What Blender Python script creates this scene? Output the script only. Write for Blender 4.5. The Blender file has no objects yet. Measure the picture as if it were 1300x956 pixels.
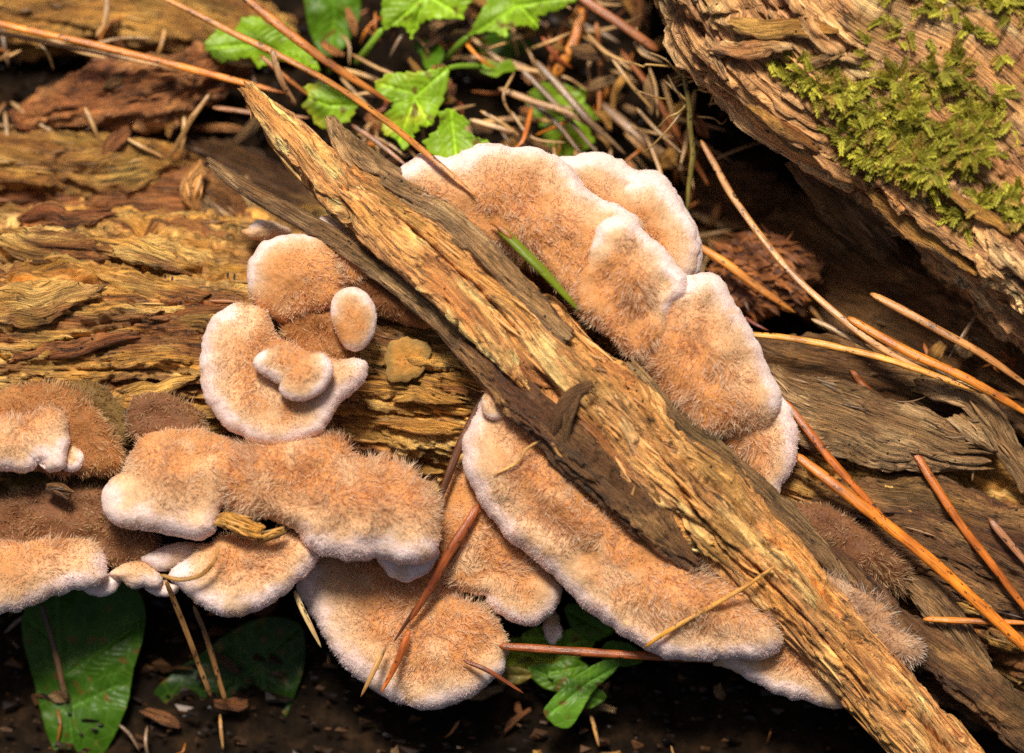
import bpy, math, random
import numpy as np
from mathutils import Matrix, Vector

# ------------------------------------------------------------------ camera, light, exposure
S = 0.0001                       # metres per photograph pixel in the reference plane (1 px = 0.1 mm)
D = 4600.0                       # camera distance in the same units (46 cm, a macro lens)
TILT = math.radians(18)          # camera axis leans 18 degrees from straight down
CX, CY = 650.0, 478.0
GROUND_W = -250.0                # depth of the forest floor behind the reference plane, mid picture
XR = np.array([1.0, 0, 0]); UP = np.array([0, math.cos(TILT), math.sin(TILT)])
FW = np.array([0, -math.sin(TILT), math.cos(TILT)])
Z0 = -GROUND_W * math.cos(TILT) * S

def P(q):
    """photo position (px, py) at depth w towards the camera -> metres"""
    q = np.asarray(q, float).reshape(-1, 3)
    k = 1 - q[:, 2] / D
    w = S * ((q[:, 0] - CX) * k)[:, None] * XR + S * ((CY - q[:, 1]) * k)[:, None] * UP + S * q[:, 2][:, None] * FW
    w[:, 2] += Z0
    return w

def bank(py):
    t = np.clip((340.0 - py) / 220.0, 0, 1); return 120.0 * t * t * (3 - 2 * t)      # the floor banks up behind the log

def ground_w(py):
    return GROUND_W - (CY - py) * math.tan(TILT) + bank(py)

sc = bpy.context.scene
COL = sc.collection
cd = bpy.data.cameras.new('camera'); cam = bpy.data.objects.new('camera', cd); COL.objects.link(cam)
cp = S * D * FW + np.array([0, 0, Z0])
cam.matrix_world = Matrix(((XR[0], UP[0], FW[0], cp[0]), (XR[1], UP[1], FW[1], cp[1]), (XR[2], UP[2], FW[2], cp[2]), (0, 0, 0, 1)))
cd.lens = 100; cd.sensor_width = 36; cd.sensor_fit = 'HORIZONTAL'
cd.angle = 2 * math.atan(650 / D)
cd.clip_start = 0.01; cd.clip_end = 100
cd.dof.use_dof = True; cd.dof.focus_distance = S * (D - 30); cd.dof.aperture_fstop = 9.0
sc.camera = cam

SUN_DIR = -0.08 * XR + 0.62 * UP + 0.78 * FW          # towards the light
SUN_DIR = SUN_DIR / np.linalg.norm(SUN_DIR)
wd = bpy.data.worlds.new('World'); sc.world = wd; wd.use_nodes = True
nt = wd.node_tree; bg = nt.nodes['Background']
sky = nt.nodes.new('ShaderNodeTexSky'); sky.sky_type = 'NISHITA'; sky.sun_disc = False; sky.dust_density = 6.0; sky.ozone_density = 0.3
sky.sun_elevation = math.asin(SUN_DIR[2]); sky.sun_rotation = math.atan2(SUN_DIR[0], SUN_DIR[1])
nt.links.new(sky.outputs[0], bg.inputs[0]); bg.inputs[1].default_value = 0.05
sl = bpy.data.lights.new('sun', 'SUN'); so = bpy.data.objects.new('sun', sl); COL.objects.link(so)
sl.energy = 4.6; sl.angle = math.radians(14); sl.color = (1.0, 0.92, 0.80)
so.rotation_euler = Vector(-SUN_DIR).to_track_quat('-Z', 'Y').to_euler()
so.location = (0, 0, 1)
sc.view_settings.view_transform = 'Standard'; sc.view_settings.look = 'None'
sc.view_settings.exposure = 0.2; sc.view_settings.gamma = 1
sc.render.engine = 'CYCLES'
sc.cycles.use_denoising = False; sc.cycles.max_bounces = 6; sc.cycles.transparent_max_bounces = 4
sc.cycles.sample_clamp_indirect = 6

# ------------------------------------------------------------------ noise
def _h(i, j, k, seed):
    n = (i.astype(np.uint32) * np.uint32(374761393) + j.astype(np.uint32) * np.uint32(668265263)
         + k.astype(np.uint32) * np.uint32(2147483647) + np.uint32((seed * 1274126177) & 0xffffffff))
    n = (n ^ (n >> np.uint32(13))) * np.uint32(1274126177)
    n = (n ^ (n >> np.uint32(16))) * np.uint32(2246822519)
    return n ^ (n >> np.uint32(15))

def noise(x, y, z=0.0, seed=0):
    x, y, z = np.broadcast_arrays(np.asarray(x, float), np.asarray(y, float), np.asarray(z, float))
    xi, yi, zi = np.floor(x), np.floor(y), np.floor(z)
    fx, fy, fz = x - xi, y - yi, z - zi
    xi, yi, zi = xi.astype(np.int64), yi.astype(np.int64), zi.astype(np.int64)
    u, v, w = (f * f * f * (f * (f * 6 - 15) + 10) for f in (fx, fy, fz))
    out = 0
    for a in (0, 1):
        for b in (0, 1):
            for c in (0, 1):
                h = _h(xi + a, yi + b, zi + c, seed)
                gx = (h & np.uint32(255)).astype(float) / 127.5 - 1
                gy = ((h >> np.uint32(8)) & np.uint32(255)).astype(float) / 127.5 - 1
                gz = ((h >> np.uint32(16)) & np.uint32(255)).astype(float) / 127.5 - 1
                d = gx * (fx - a) + gy * (fy - b) + gz * (fz - c)
                out = out + d * (u if a else 1 - u) * (v if b else 1 - v) * (w if c else 1 - w)
    return out * 1.3

def fbm(x, y, z=0.0, seed=0, o=3):
    r = 0; a = 1.0; f = 1.0; t = 0
    for i in range(o):
        r = r + a * noise(x * f, y * f, z * f, seed + 17 * i); t += a; a *= 0.5; f *= 2.07
    return r / t * 1.4

def sstep(a, b, x):
    t = np.clip((x - a) / (b - a), 0, 1); return t * t * (3 - 2 * t)

def lerp(a, b, t):
    a = np.asarray(a, float); b = np.asarray(b, float); t = np.asarray(t)[..., None]
    return a + (b - a) * t

def srgb(r, g, b):
    return np.array([((c / 255 + 0.055) / 1.055) ** 2.4 if c > 10 else c / 255 / 12.92 for c in (r, g, b)])

# ------------------------------------------------------------------ materials
def new_mat(name):
    m = bpy.data.materials.new(name); m.use_nodes = True
    t = m.node_tree; t.nodes.clear()
    o = t.nodes.new('ShaderNodeOutputMaterial')
    return m, t, o

def N(t, kind, **kw):
    n = t.nodes.new(kind)
    for k, v in kw.items():
        if k.startswith('i_'): n.inputs[k[2:].replace('_', ' ')].default_value = v
        else: setattr(n, k, v)
    return n

def attr(t, name): return N(t, 'ShaderNodeAttribute', attribute_name=name)

def scaled(t, src, v):
    m = N(t, 'ShaderNodeVectorMath', operation='MULTIPLY'); m.inputs[1].default_value = v
    t.links.new(src, m.inputs[0]); return m.outputs[0]

def ramp(t, src, stops):
    r = N(t, 'ShaderNodeValToRGB'); e = r.color_ramp.elements
    e[0].position, e[0].color = stops[0][0], (*stops[0][1], 1)
    e[1].position, e[1].color = stops[-1][0], (*stops[-1][1], 1)
    for p, c in stops[1:-1]:
        q = e.new(p); q.color = (*c, 1)
    t.links.new(src, r.inputs[0]); return r.outputs[0]

def mixc(t, a, b, fac, mode='MIX'):
    m = N(t, 'ShaderNodeMix', data_type='RGBA', blend_type=mode)
    for s, v in ((m.inputs[0], fac), (m.inputs[6], a), (m.inputs[7], b)):
        if hasattr(v, 'is_output'): t.links.new(v, s)
        else: s.default_value = v if isinstance(v, (int, float)) else (*v, 1)
    return m.outputs[2]

def g(v): return (v, v, v)

def mat_wood():
    m, t, o = new_mat('weathered_wood')
    gr = attr(t, 'grain').outputs['Vector']; c = attr(t, 'Col').outputs['Color']
    n1 = N(t, 'ShaderNodeTexNoise', i_Scale=1.0, i_Detail=6.0, i_Roughness=0.65); t.links.new(scaled(t, gr, (1.8, 44, 44)), n1.inputs['Vector'])
    n2 = N(t, 'ShaderNodeTexNoise', i_Scale=1.0, i_Detail=5.0, i_Roughness=0.7); t.links.new(scaled(t, gr, (11, 90, 90)), n2.inputs['Vector'])
    n3 = N(t, 'ShaderNodeTexNoise', i_Scale=1.0, i_Detail=3.0); t.links.new(scaled(t, gr, (1.0, 4, 4)), n3.inputs['Vector'])
    col = mixc(t, c, ramp(t, n1.outputs[0], [(0.32, g(0.22)), (0.5, g(1.0)), (0.68, g(1.75))]), 1.0, 'MULTIPLY')
    col = mixc(t, col, ramp(t, n3.outputs[0], [(0.3, (0.7, 0.62, 0.55)), (0.5, g(1.0)), (0.7, (1.2, 1.1, 0.9))]), 1.0, 'MULTIPLY')
    # tiny black fungal specks sitting on the wood
    v = N(t, 'ShaderNodeTexVoronoi', i_Scale=1.0, i_Randomness=1.0); t.links.new(scaled(t, gr, (9, 11, 11)), v.inputs['Vector'])
    n4 = N(t, 'ShaderNodeTexNoise', i_Scale=2.2, i_Detail=2.0); t.links.new(gr, n4.inputs['Vector'])
    ad = N(t, 'ShaderNodeMath', operation='MULTIPLY_ADD'); t.links.new(n4.outputs[0], ad.inputs[0]); ad.inputs[1].default_value = -0.55; t.links.new(v.outputs['Distance'], ad.inputs[2])
    spot = ramp(t, ad.outputs[0], [(-0.0, g(1)), (0.0, g(1)), (0.03, g(0))])
    lim = N(t, 'ShaderNodeMath', operation='LESS_THAN'); t.links.new(ad.outputs[0], lim.inputs[0]); lim.inputs[1].default_value = -0.205
    col = mixc(t, col, (0.012, 0.01, 0.009), lim.outputs[0])
    nl = N(t, 'ShaderNodeTexNoise', i_Scale=1.0, i_Detail=4.0, i_Roughness=0.6, i_Distortion=0.4); t.links.new(scaled(t, gr, (1.1, 9, 9)), nl.inputs['Vector'])
    line = ramp(t, nl.outputs[0], [(0.455, g(0)), (0.485, g(1)), (0.50, g(1)), (0.53, g(0))])
    nm = N(t, 'ShaderNodeTexNoise', i_Scale=1.0, i_Detail=3.0); t.links.new(scaled(t, gr, (2.5, 7, 7)), nm.inputs['Vector'])
    lm = ramp(t, nm.outputs[0], [(0.45, g(0)), (0.62, g(0.85))])
    col = mixc(t, col, (0.02, 0.014, 0.009), mixc(t, line, lm, 1.0, 'MULTIPLY'))
    b = N(t, 'ShaderNodeBump', i_Strength=0.9, i_Distance=0.0007)
    s = N(t, 'ShaderNodeMath', operation='ADD'); t.links.new(n1.outputs[0], s.inputs[0]); t.links.new(n2.outputs[0], s.inputs[1]); t.links.new(s.outputs[0], b.inputs['Height'])
    p = N(t, 'ShaderNodeBsdfPrincipled'); t.links.new(col, p.inputs['Base Color']); t.links.new(b.outputs[0], p.inputs['Normal'])
    t.links.new(ramp(t, n2.outputs[0], [(0.3, g(0.3)), (0.7, g(0.7))]), p.inputs['Roughness']); p.inputs['Specular IOR Level'].default_value = 0.45
    t.links.new(p.outputs[0], o.inputs[0]); return m

def mat_fungus():
    m, t, o = new_mat('felted_fungus_flesh')
    c = attr(t, 'Col').outputs['Color']; tc = N(t, 'ShaderNodeTexCoord').outputs['Object']
    n1 = N(t, 'ShaderNodeTexNoise', i_Scale=1600.0, i_Detail=4.0, i_Roughness=0.7); t.links.new(tc, n1.inputs['Vector'])
    n2 = N(t, 'ShaderNodeTexNoise', i_Scale=160.0, i_Detail=3.0); t.links.new(tc, n2.inputs['Vector'])
    col = mixc(t, c, ramp(t, n1.outputs[0], [(0.25, g(0.72)), (0.5, g(1)), (0.75, g(1.2))]), 1.0, 'MULTIPLY')
    col = mixc(t, col, ramp(t, n2.outputs[0], [(0.3, (0.86, 0.8, 0.72)), (0.7, (1.1, 1.1, 1.1))]), 1.0, 'MULTIPLY')
    b = N(t, 'ShaderNodeBump', i_Strength=0.5, i_Distance=0.0004); t.links.new(n1.outputs[0], b.inputs['Height'])
    p = N(t, 'ShaderNodeBsdfPrincipled'); t.links.new(col, p.inputs['Base Color']); t.links.new(b.outputs[0], p.inputs['Normal'])
    p.inputs['Roughness'].default_value = 0.62; p.inputs['Specular IOR Level'].default_value = 0.3
    p.inputs['Subsurface Weight'].default_value = 0.35; p.inputs['Subsurface Radius'].default_value = (1.0, 0.5, 0.3); p.inputs['Subsurface Scale'].default_value = 0.0009
    p.inputs['Sheen Weight'].default_value = 0.15
    t.links.new(p.outputs[0], o.inputs[0]); return m

def mat_hair(name, tr):
    m, t, o = new_mat(name)
    c = attr(t, 'Col').outputs['Color']
    p = N(t, 'ShaderNodeBsdfPrincipled', i_Roughness=0.45); t.links.new(c, p.inputs['Base Color'])
    q = N(t, 'ShaderNodeBsdfTranslucent'); t.links.new(c, q.inputs[0])
    x = N(t, 'ShaderNodeMixShader'); x.inputs[0].default_value = tr
    t.links.new(p.outputs[0], x.inputs[1]); t.links.new(q.outputs[0], x.inputs[2]); t.links.new(x.outputs[0], o.inputs[0]); return m

def mat_needle():
    m, t, o = new_mat('pine_needle')
    c = attr(t, 'Col').outputs['Color']; gr = attr(t, 'grain').outputs['Vector']
    n1 = N(t, 'ShaderNodeTexNoise', i_Scale=1.0, i_Detail=5.0, i_Roughness=0.65); t.links.new(scaled(t, gr, (4, 60, 60)), n1.inputs['Vector'])
    n2 = N(t, 'ShaderNodeTexNoise', i_Scale=1.0, i_Detail=3.0, i_Roughness=0.6); t.links.new(scaled(t, gr, (10, 16, 16)), n2.inputs['Vector'])
    n3 = N(t, 'ShaderNodeTexNoise', i_Scale=1.0, i_Detail=1.0); t.links.new(scaled(t, gr, (2.5, 2, 2)), n3.inputs['Vector'])
    col = mixc(t, c, ramp(t, n1.outputs[0], [(0.3, g(0.4)), (0.5, g(1)), (0.7, g(1.5))]), 1.0, 'MULTIPLY')
    col = mixc(t, col, ramp(t, n3.outputs[0], [(0.3, (0.6, 0.5, 0.45)), (0.55, g(1)), (0.7, (1.2, 1.15, 1.0))]), 1.0, 'MULTIPLY')
    sp = ramp(t, n2.outputs[0], [(0.60, g(0)), (0.66, g(0.9))])
    col = mixc(t, col, (0.02, 0.012, 0.008), sp)
    b = N(t, 'ShaderNodeBump', i_Strength=0.45, i_Distance=0.0002); t.links.new(n1.outputs[0], b.inputs['Height'])
    p = N(t, 'ShaderNodeBsdfPrincipled', i_Roughness=0.33); t.links.new(col, p.inputs['Base Color']); t.links.new(b.outputs[0], p.inputs['Normal'])
    p.inputs['Specular IOR Level'].default_value = 0.55
    t.links.new(p.outputs[0], o.inputs[0]); return m

def mat_leaf():
    m, t, o = new_mat('green_leaf')
    c = attr(t, 'Col').outputs['Color']; tc = N(t, 'ShaderNodeTexCoord').outputs['Object']
    n1 = N(t, 'ShaderNodeTexNoise', i_Scale=900.0, i_Detail=4.0, i_Roughness=0.6); t.links.new(tc, n1.inputs['Vector'])
    n2 = N(t, 'ShaderNodeTexNoise', i_Scale=140.0, i_Detail=3.0); t.links.new(tc, n2.inputs['Vector'])
    v = N(t, 'ShaderNodeTexVoronoi', i_Scale=420.0, feature='DISTANCE_TO_EDGE'); t.links.new(tc, v.inputs['Vector'])
    vein = ramp(t, v.outputs[0], [(0.0, g(1)), (0.09, g(0))])
    col = mixc(t, c, ramp(t, n2.outputs[0], [(0.3, (0.7, 0.75, 0.7)), (0.7, (1.25, 1.15, 1.1))]), 1.0, 'MULTIPLY')
    col = mixc(t, col, (0.28, 0.42, 0.06), mixc(t, (0, 0, 0), vein, 0.10))
    b = N(t, 'ShaderNodeBump', i_Strength=0.16, i_Distance=0.0003)
    s = N(t, 'ShaderNodeMath', operation='SUBTRACT'); t.links.new(n1.outputs[0], s.inputs[0]); t.links.new(vein, s.inputs[1]); t.links.new(s.outputs[0], b.inputs['Height'])
    p = N(t, 'ShaderNodeBsdfPrincipled', i_Roughness=0.4); p.inputs['Specular IOR Level'].default_value = 0.28; t.links.new(col, p.inputs['Base Color']); t.links.new(b.outputs[0], p.inputs['Normal'])
    q = N(t, 'ShaderNodeBsdfTranslucent'); t.links.new(mixc(t, col, (1.3, 1.3, 0.5), 1.0, 'MULTIPLY'), q.inputs[0])
    x = N(t, 'ShaderNodeMixShader'); x.inputs[0].default_value = 0.3
    t.links.new(p.outputs[0], x.inputs[1]); t.links.new(q.outputs[0], x.inputs[2]); t.links.new(x.outputs[0], o.inputs[0]); return m

def mat_soil():
    m, t, o = new_mat('dark_forest_soil')
    tc = N(t, 'ShaderNodeTexCoord').outputs['Object']
    n1 = N(t, 'ShaderNodeTexNoise', i_Scale=260.0, i_Detail=8.0, i_Roughness=0.7); t.links.new(tc, n1.inputs['Vector'])
    v = N(t, 'ShaderNodeTexVoronoi', i_Scale=420.0); t.links.new(tc, v.inputs['Vector'])
    col = ramp(t, n1.outputs[0], [(0.3, (0.003, 0.0015, 0.001)), (0.5, (0.009, 0.005, 0.0022)), (0.7, (0.035, 0.018, 0.008))])
    b = N(t, 'ShaderNodeBump', i_Strength=1.0, i_Distance=0.001); t.links.new(v.outputs[0], b.inputs['Height'])
    p = N(t, 'ShaderNodeBsdfPrincipled', i_Roughness=0.9); p.inputs['Specular IOR Level'].default_value = 0.1; t.links.new(col, p.inputs['Base Color']); t.links.new(b.outputs[0], p.inputs['Normal'])
    t.links.new(p.outputs[0], o.inputs[0]); return m

M_WOOD = mat_wood(); M_FUN = mat_fungus(); M_HAIR = mat_hair('fungus_hair', 0.6); M_MOSS = mat_hair('moss_leaf', 0.35)
M_NEEDLE = mat_needle(); M_LEAF = mat_leaf(); M_SOIL = mat_soil(); M_FIBRE = mat_hair('rotten_fibre', 0.15)

# ------------------------------------------------------------------ objects
def tag(o, label=None, cat=None, group=None, kind=None):
    for k, v in (('label', label), ('category', cat), ('group', group), ('kind', kind)):
        if v: o[k] = v
    return o

def origin_of(o):
    v = np.zeros(3)
    while o is not None:
        v += np.array(o.location); o = o.parent
    return v

def thing(name, label, cat, q, group=None):
    o = bpy.data.objects.new(name, None); COL.objects.link(o)
    o.empty_display_size = 0.005
    o.location = P([q])[0]
    return tag(o, label, cat, group)

def mesh_obj(name, V, faces, mat, parent=None, col=None, grain=None, smooth=True, closed=True):
    """V metres (n,3); faces = list of int arrays (m,3)/(m,4)"""
    V = np.asarray(V, float)
    faces = [np.asarray(f, np.int32) for f in faces if len(f)]
    if closed:
        vol = 0.0; c0 = V.mean(0)
        for f in faces:
            a, b, c = V[f[:, 0]] - c0, V[f[:, 1]] - c0, V[f[:, 2]] - c0
            vol += np.einsum('ij,ij->i', a, np.cross(b, c)).sum()
            if f.shape[1] == 4:
                d = V[f[:, 3]] - c0; vol += np.einsum('ij,ij->i', a, np.cross(c, d)).sum()
        if vol < 0: faces = [f[:, ::-1] for f in faces]
    if parent is None:
        org = V.mean(0); org[2] = V[:, 2].min()
    else: org = origin_of(parent)
    me = bpy.data.meshes.new(name)
    me.vertices.add(len(V)); me.vertices.foreach_set('co', (V - org).astype(np.float32).ravel())
    loops = np.concatenate([f.ravel() for f in faces])
    tot = np.concatenate([np.full(len(f), f.shape[1], np.int32) for f in faces])
    st = np.concatenate([[0], np.cumsum(tot)[:-1]]).astype(np.int32)
    me.loops.add(len(loops)); me.loops.foreach_set('vertex_index', loops.astype(np.int32))
    me.polygons.add(len(tot)); me.polygons.foreach_set('loop_start', st)
    me.polygons.foreach_set('use_smooth', np.full(len(tot), smooth))
    if col is not None:
        a = me.attributes.new('Col', 'FLOAT_COLOR', 'POINT')
        a.data.foreach_set('color', np.concatenate([np.clip(col, 0, 1), np.ones((len(V), 1))], 1).astype(np.float32).ravel())
    if grain is not None:
        a = me.attributes.new('grain', 'FLOAT_VECTOR', 'POINT'); a.data.foreach_set('vector', np.asarray(grain, np.float32).ravel())
    me.update(calc_edges=True)
    me.materials.append(mat)
    o = bpy.data.objects.new(name, me); COL.objects.link(o)
    if parent is None: o.location = org
    else: o.parent = parent
    return o

def catmull(p, n, closed=False):
    """resample control rows p evenly to n rows"""
    p = np.asarray(p, float)
    if closed: q = np.concatenate([p[-1:], p, p[:2]])
    else: q = np.concatenate([2 * p[:1] - p[1:2], p, 2 * p[-1:] - p[-2:-1]])
    out = []
    for i in range(len(q) - 3):
        t = np.linspace(0, 1, 24, endpoint=False)[:, None]
        a, b, c, d = q[i:i + 4]
        out.append(0.5 * (2 * b + (c - a) * t + (2 * a - 5 * b + 4 * c - d) * t ** 2 + (3 * b - a - 3 * c + d) * t ** 3))
    out = np.concatenate(out + [q[-2:-1]])
    s = np.concatenate([[0], np.cumsum(np.linalg.norm(np.diff(out[:, :2], axis=0), axis=1))])
    u = np.linspace(0, s[-1], n + (1 if closed else 0))
    r = np.stack([np.interp(u, s, out[:, k]) for k in range(p.shape[1])], 1)
    return (r[:-1] if closed else r), s[-1]

# ---- wood: any branch, log, slab or chip; rows = (px, py, w, half_width, half_depth)
WOODS = dict(
    log=dict(mid=srgb(180, 130, 60), light=srgb(218, 178, 104), red=srgb(120, 72, 40), moss=srgb(120, 100, 36), redamt=0.42, lump=9, rid=7, ridf=24, crack=24, step=8, fine=3.4),
    mossy=dict(mid=srgb(188, 138, 86), light=srgb(226, 188, 134), red=srgb(156, 104, 70), moss=srgb(130, 110, 60), redamt=0.3, lump=12, rid=6, ridf=30, crack=14, step=8, fine=3.4),
    stick=dict(mid=srgb(186, 132, 72), light=srgb(220, 176, 112), red=srgb(150, 92, 50), moss=srgb(120, 100, 50), redamt=0.35, lump=5, rid=3.4, ridf=18, crack=17, step=3.4, fine=1.4),
    grey=dict(mid=srgb(134, 102, 66), light=srgb(172, 140, 98), red=srgb(104, 74, 46), moss=srgb(110, 92, 50), redamt=0.35, lump=4, rid=3, ridf=16, crack=6, step=3, fine=0.9),
    dark=dict(mid=srgb(92, 64, 38), light=srgb(130, 96, 58), red=srgb(70, 42, 26), moss=srgb(80, 66, 34), redamt=0.4, lump=5, rid=4, ridf=18, crack=8, step=4, fine=1.0),
    redbark=dict(mid=srgb(134, 82, 44), light=srgb(168, 116, 68), red=srgb(100, 54, 30), moss=srgb(110, 84, 40), redamt=0.4, lump=7, rid=6, ridf=22, crack=9, step=6, fine=1.4),
    yellow=dict(mid=srgb(164, 118, 54), light=srgb(190, 146, 76), red=srgb(128, 80, 38), moss=srgb(112, 100, 44), redamt=0.4, lump=6, rid=4, ridf=24, crack=8, step=5, fine=1.2),
)

def wood(name, rows, kind='stick', seed=1, ds=4.0, parent=None, jag=(6, 6), amp=1.0, back=0.3, mat=None, tint=1.0, edge=0.0, p=1.0, grooves=None, gdepth=20.0, gwid=3.0):
    k = WOODS[kind]
    rows = np.asarray(rows, float)
    L = np.linalg.norm(np.diff(rows[:, :2], axis=0), axis=1).sum()
    n = max(6, int(L / ds)); R, L = catmull(rows, n)
    c = R[:, :3]; hw = np.maximum(R[:, 3], 0.6); hb = np.maximum(R[:, 4], 0.5)
    T = np.gradient(c[:, :2], axis=0); T /= np.linalg.norm(T, axis=1)[:, None] + 1e-9
    Nn = np.stack([-T[:, 1], T[:, 0]], 1)
    hm = hw.max(); bm_ = hb.max()
    nt_ = max(5, int(np.pi * max(hm, (hm + bm_) / 2) * 0.92 / ds)); nb = max(4, int(nt_ * back))
    phi = np.concatenate([np.linspace(0, np.pi, nt_, endpoint=False), np.linspace(np.pi, 2 * np.pi, nb, endpoint=False)])
    cs, sn = np.cos(phi), np.sin(phi)
    cs = np.sign(cs) * np.abs(cs) ** p; sn = np.sign(sn) * np.abs(sn) ** p
    s = np.linspace(0, L, n)[:, None]
    y = hw[:, None] * cs[None]; z = hb[:, None] * sn[None]
    s2 = s + 0 * y
    wy = 14 * fbm(s2 / 160, y / 90, z / 90, seed + 3, 2); wz = 10 * fbm(s2 / 160, y / 90 + 7, z / 90, seed + 5, 2)
    yy, zz = y + wy, z + wz
    f = k['ridf']
    lump = noise(s2 / 150, y / 80, z / 80, seed)
    rid = 1 - 2 * np.abs(fbm(s2 / (f * 9), yy / f, zz / f, seed + 1, 3))
    rid2 = 1 - 2 * np.abs(fbm(s2 / (f * 4), yy / (f * 0.42), zz / (f * 0.42), seed + 11, 2))
    cr = np.abs(noise(s2 / (f * 10), yy / (f * 1.5), zz / (f * 1.5), seed + 2))
    cr2 = np.abs(noise(s2 / (f * 6), yy / (f * 0.7), zz / (f * 0.7), seed + 12))
    crack2 = sstep(0.10, 0.0, cr2) * sstep(0.0, 0.3, noise(s2 / 90, y / 40, z / 40, seed + 13))
    crack = sstep(0.085, 0.0, cr) * sstep(-0.1, 0.25, noise(s2 / 140, y / 60, z / 60, seed + 9))
    q = 3.2 * fbm(s2 / 95, yy / 34, zz / 34, seed + 4, 4) + 4
    stp = np.floor(q) + sstep(0.86, 1.0, q - np.floor(q))
    fine = fbm(s2 / 14, yy / 5, zz / 5, seed + 6, 3)
    d = amp * (k['lump'] * lump + k['rid'] * rid + k['rid'] * 0.55 * rid2 - k['crack'] * (crack + 0.5 * crack2) + k['step'] * (stp - 4) + k['fine'] * fine)
    sc_ = np.minimum(1.0, np.minimum(hw / 22, hb / 16))[:, None]
    d = d * sc_
    # broken, uneven side edges
    sd = np.sign(cs)[None] * 4.0 + 0 * y
    d = d + edge * np.minimum(hw, 40)[:, None] * (np.abs(cs) ** 3)[None] * (fbm(s2 / 44, sd, 0.5, seed + 15, 4) + 0.3 * np.sign(noise(s2 / 34, sd, 0.5, seed + 16)) * np.abs(noise(s2 / 34, sd, 0.5, seed + 16)) ** 0.4)
    if grooves:                                            # long splits seen in the wood
        gp = np.stack([c[:, None, 0] + y * Nn[:, None, 0], c[:, None, 1] + y * Nn[:, None, 1]], -1).reshape(-1, 2)
        gp = gp + np.stack([0 * gp[:, 0], 5 * fbm(gp[:, 0] / 30, gp[:, 1] / 90, 0.5, seed + 41, 3)], 1)
        gd = np.full(len(gp), 1e3)
        for gl in grooves: gd = np.minimum(gd, seg_dist(gp, np.asarray(gl, float), closed=False))
        vary = 0.65 + 0.7 * noise(gp[:, 0] / 40, gp[:, 1] / 40, 0.5, seed + 42)
        d = d - gdepth * (np.exp(-(gd / (gwid * np.clip(vary, .35, 1.4))) ** 2) * np.clip(vary, 0.2, 1.2)).reshape(d.shape) * (sn > 0)[None]
    # splintered ends
    js = np.zeros_like(y)
    e0 = np.exp(-s / (14 + jag[0])); e1 = np.exp(-(L - s) / (14 + jag[1]))
    jn = noise(yy / 7.0, zz / 7.0, 0.5, seed + 8) + 0.6 * noise(yy / 3.0, zz / 3.0, 3.5, seed + 8)
    js = -e0 * jag[0] * jn * 2 + e1 * jag[1] * jn * 2
    X = c[:, None, 0] + (y + d * cs) * Nn[:, None, 0] + js * T[:, None, 0]
    Y = c[:, None, 1] + (y + d * cs) * Nn[:, None, 1] + js * T[:, None, 1]
    W = c[:, None, 2] + z + d * sn
    m = len(phi)
    V = np.stack([X, Y, W], -1).reshape(-1, 3)
    i = np.arange(n - 1)[:, None]; j = np.arange(m)[None]; j2 = (j + 1) % m
    F = np.stack([i * m + j, i * m + j2, (i + 1) * m + j2, (i + 1) * m + j], -1).reshape(-1, 4)
    ends = []
    base = len(V)
    c0 = V[:m].mean(0); c1 = V[-m:].mean(0)
    V = np.concatenate([V, [c0, c1]])
    jj = np.arange(m)
    ends = np.concatenate([np.stack([np.full(m, base), (jj + 1) % m, jj], 1), np.stack([np.full(m, base + 1), (n - 1) * m + jj, (n - 1) * m + (jj + 1) % m], 1)])
    # colour: layers of weathered wood
    n1 = fbm(s2 / 130, yy / 30, zz / 30, seed + 21, 3); n2 = fbm(s2 / 180, yy / 26, zz / 26, seed + 22, 3); n3 = noise(s2 / 90, y / 50, z / 50, seed + 23)
    colr = lerp(k['mid'] * np.ones(y.shape + (3,)), k['light'], sstep(-0.25, 0.45, n1))
    colr = lerp(colr, k['red'], k['redamt'] * 2 * sstep(0.05, 0.35, n2))
    colr = lerp(colr, k['red'], 0.55 * sstep(4.2, 3.0, stp) * sstep(-.3, .2, n1))
    colr = lerp(colr, k['moss'], 0.4 * sstep(0.15, 0.5, n3))
    colr = colr * tint * 1.45
    colr = np.concatenate([colr.reshape(-1, 3), np.tile(k['mid'], (2, 1))])
    G = np.stack([s2 / 100 + seed * 3.7, yy / 100 + seed, zz / 100], -1).reshape(-1, 3)
    G = np.concatenate([G, G[[0, -1]]])
    o = mesh_obj(name, P(V), [F, ends], mat or M_WOOD, parent, colr, G)
    o_data = dict(obj=o, q=V[:base].reshape(n, m, 3), col=colr)
    return o, o_data

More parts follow.
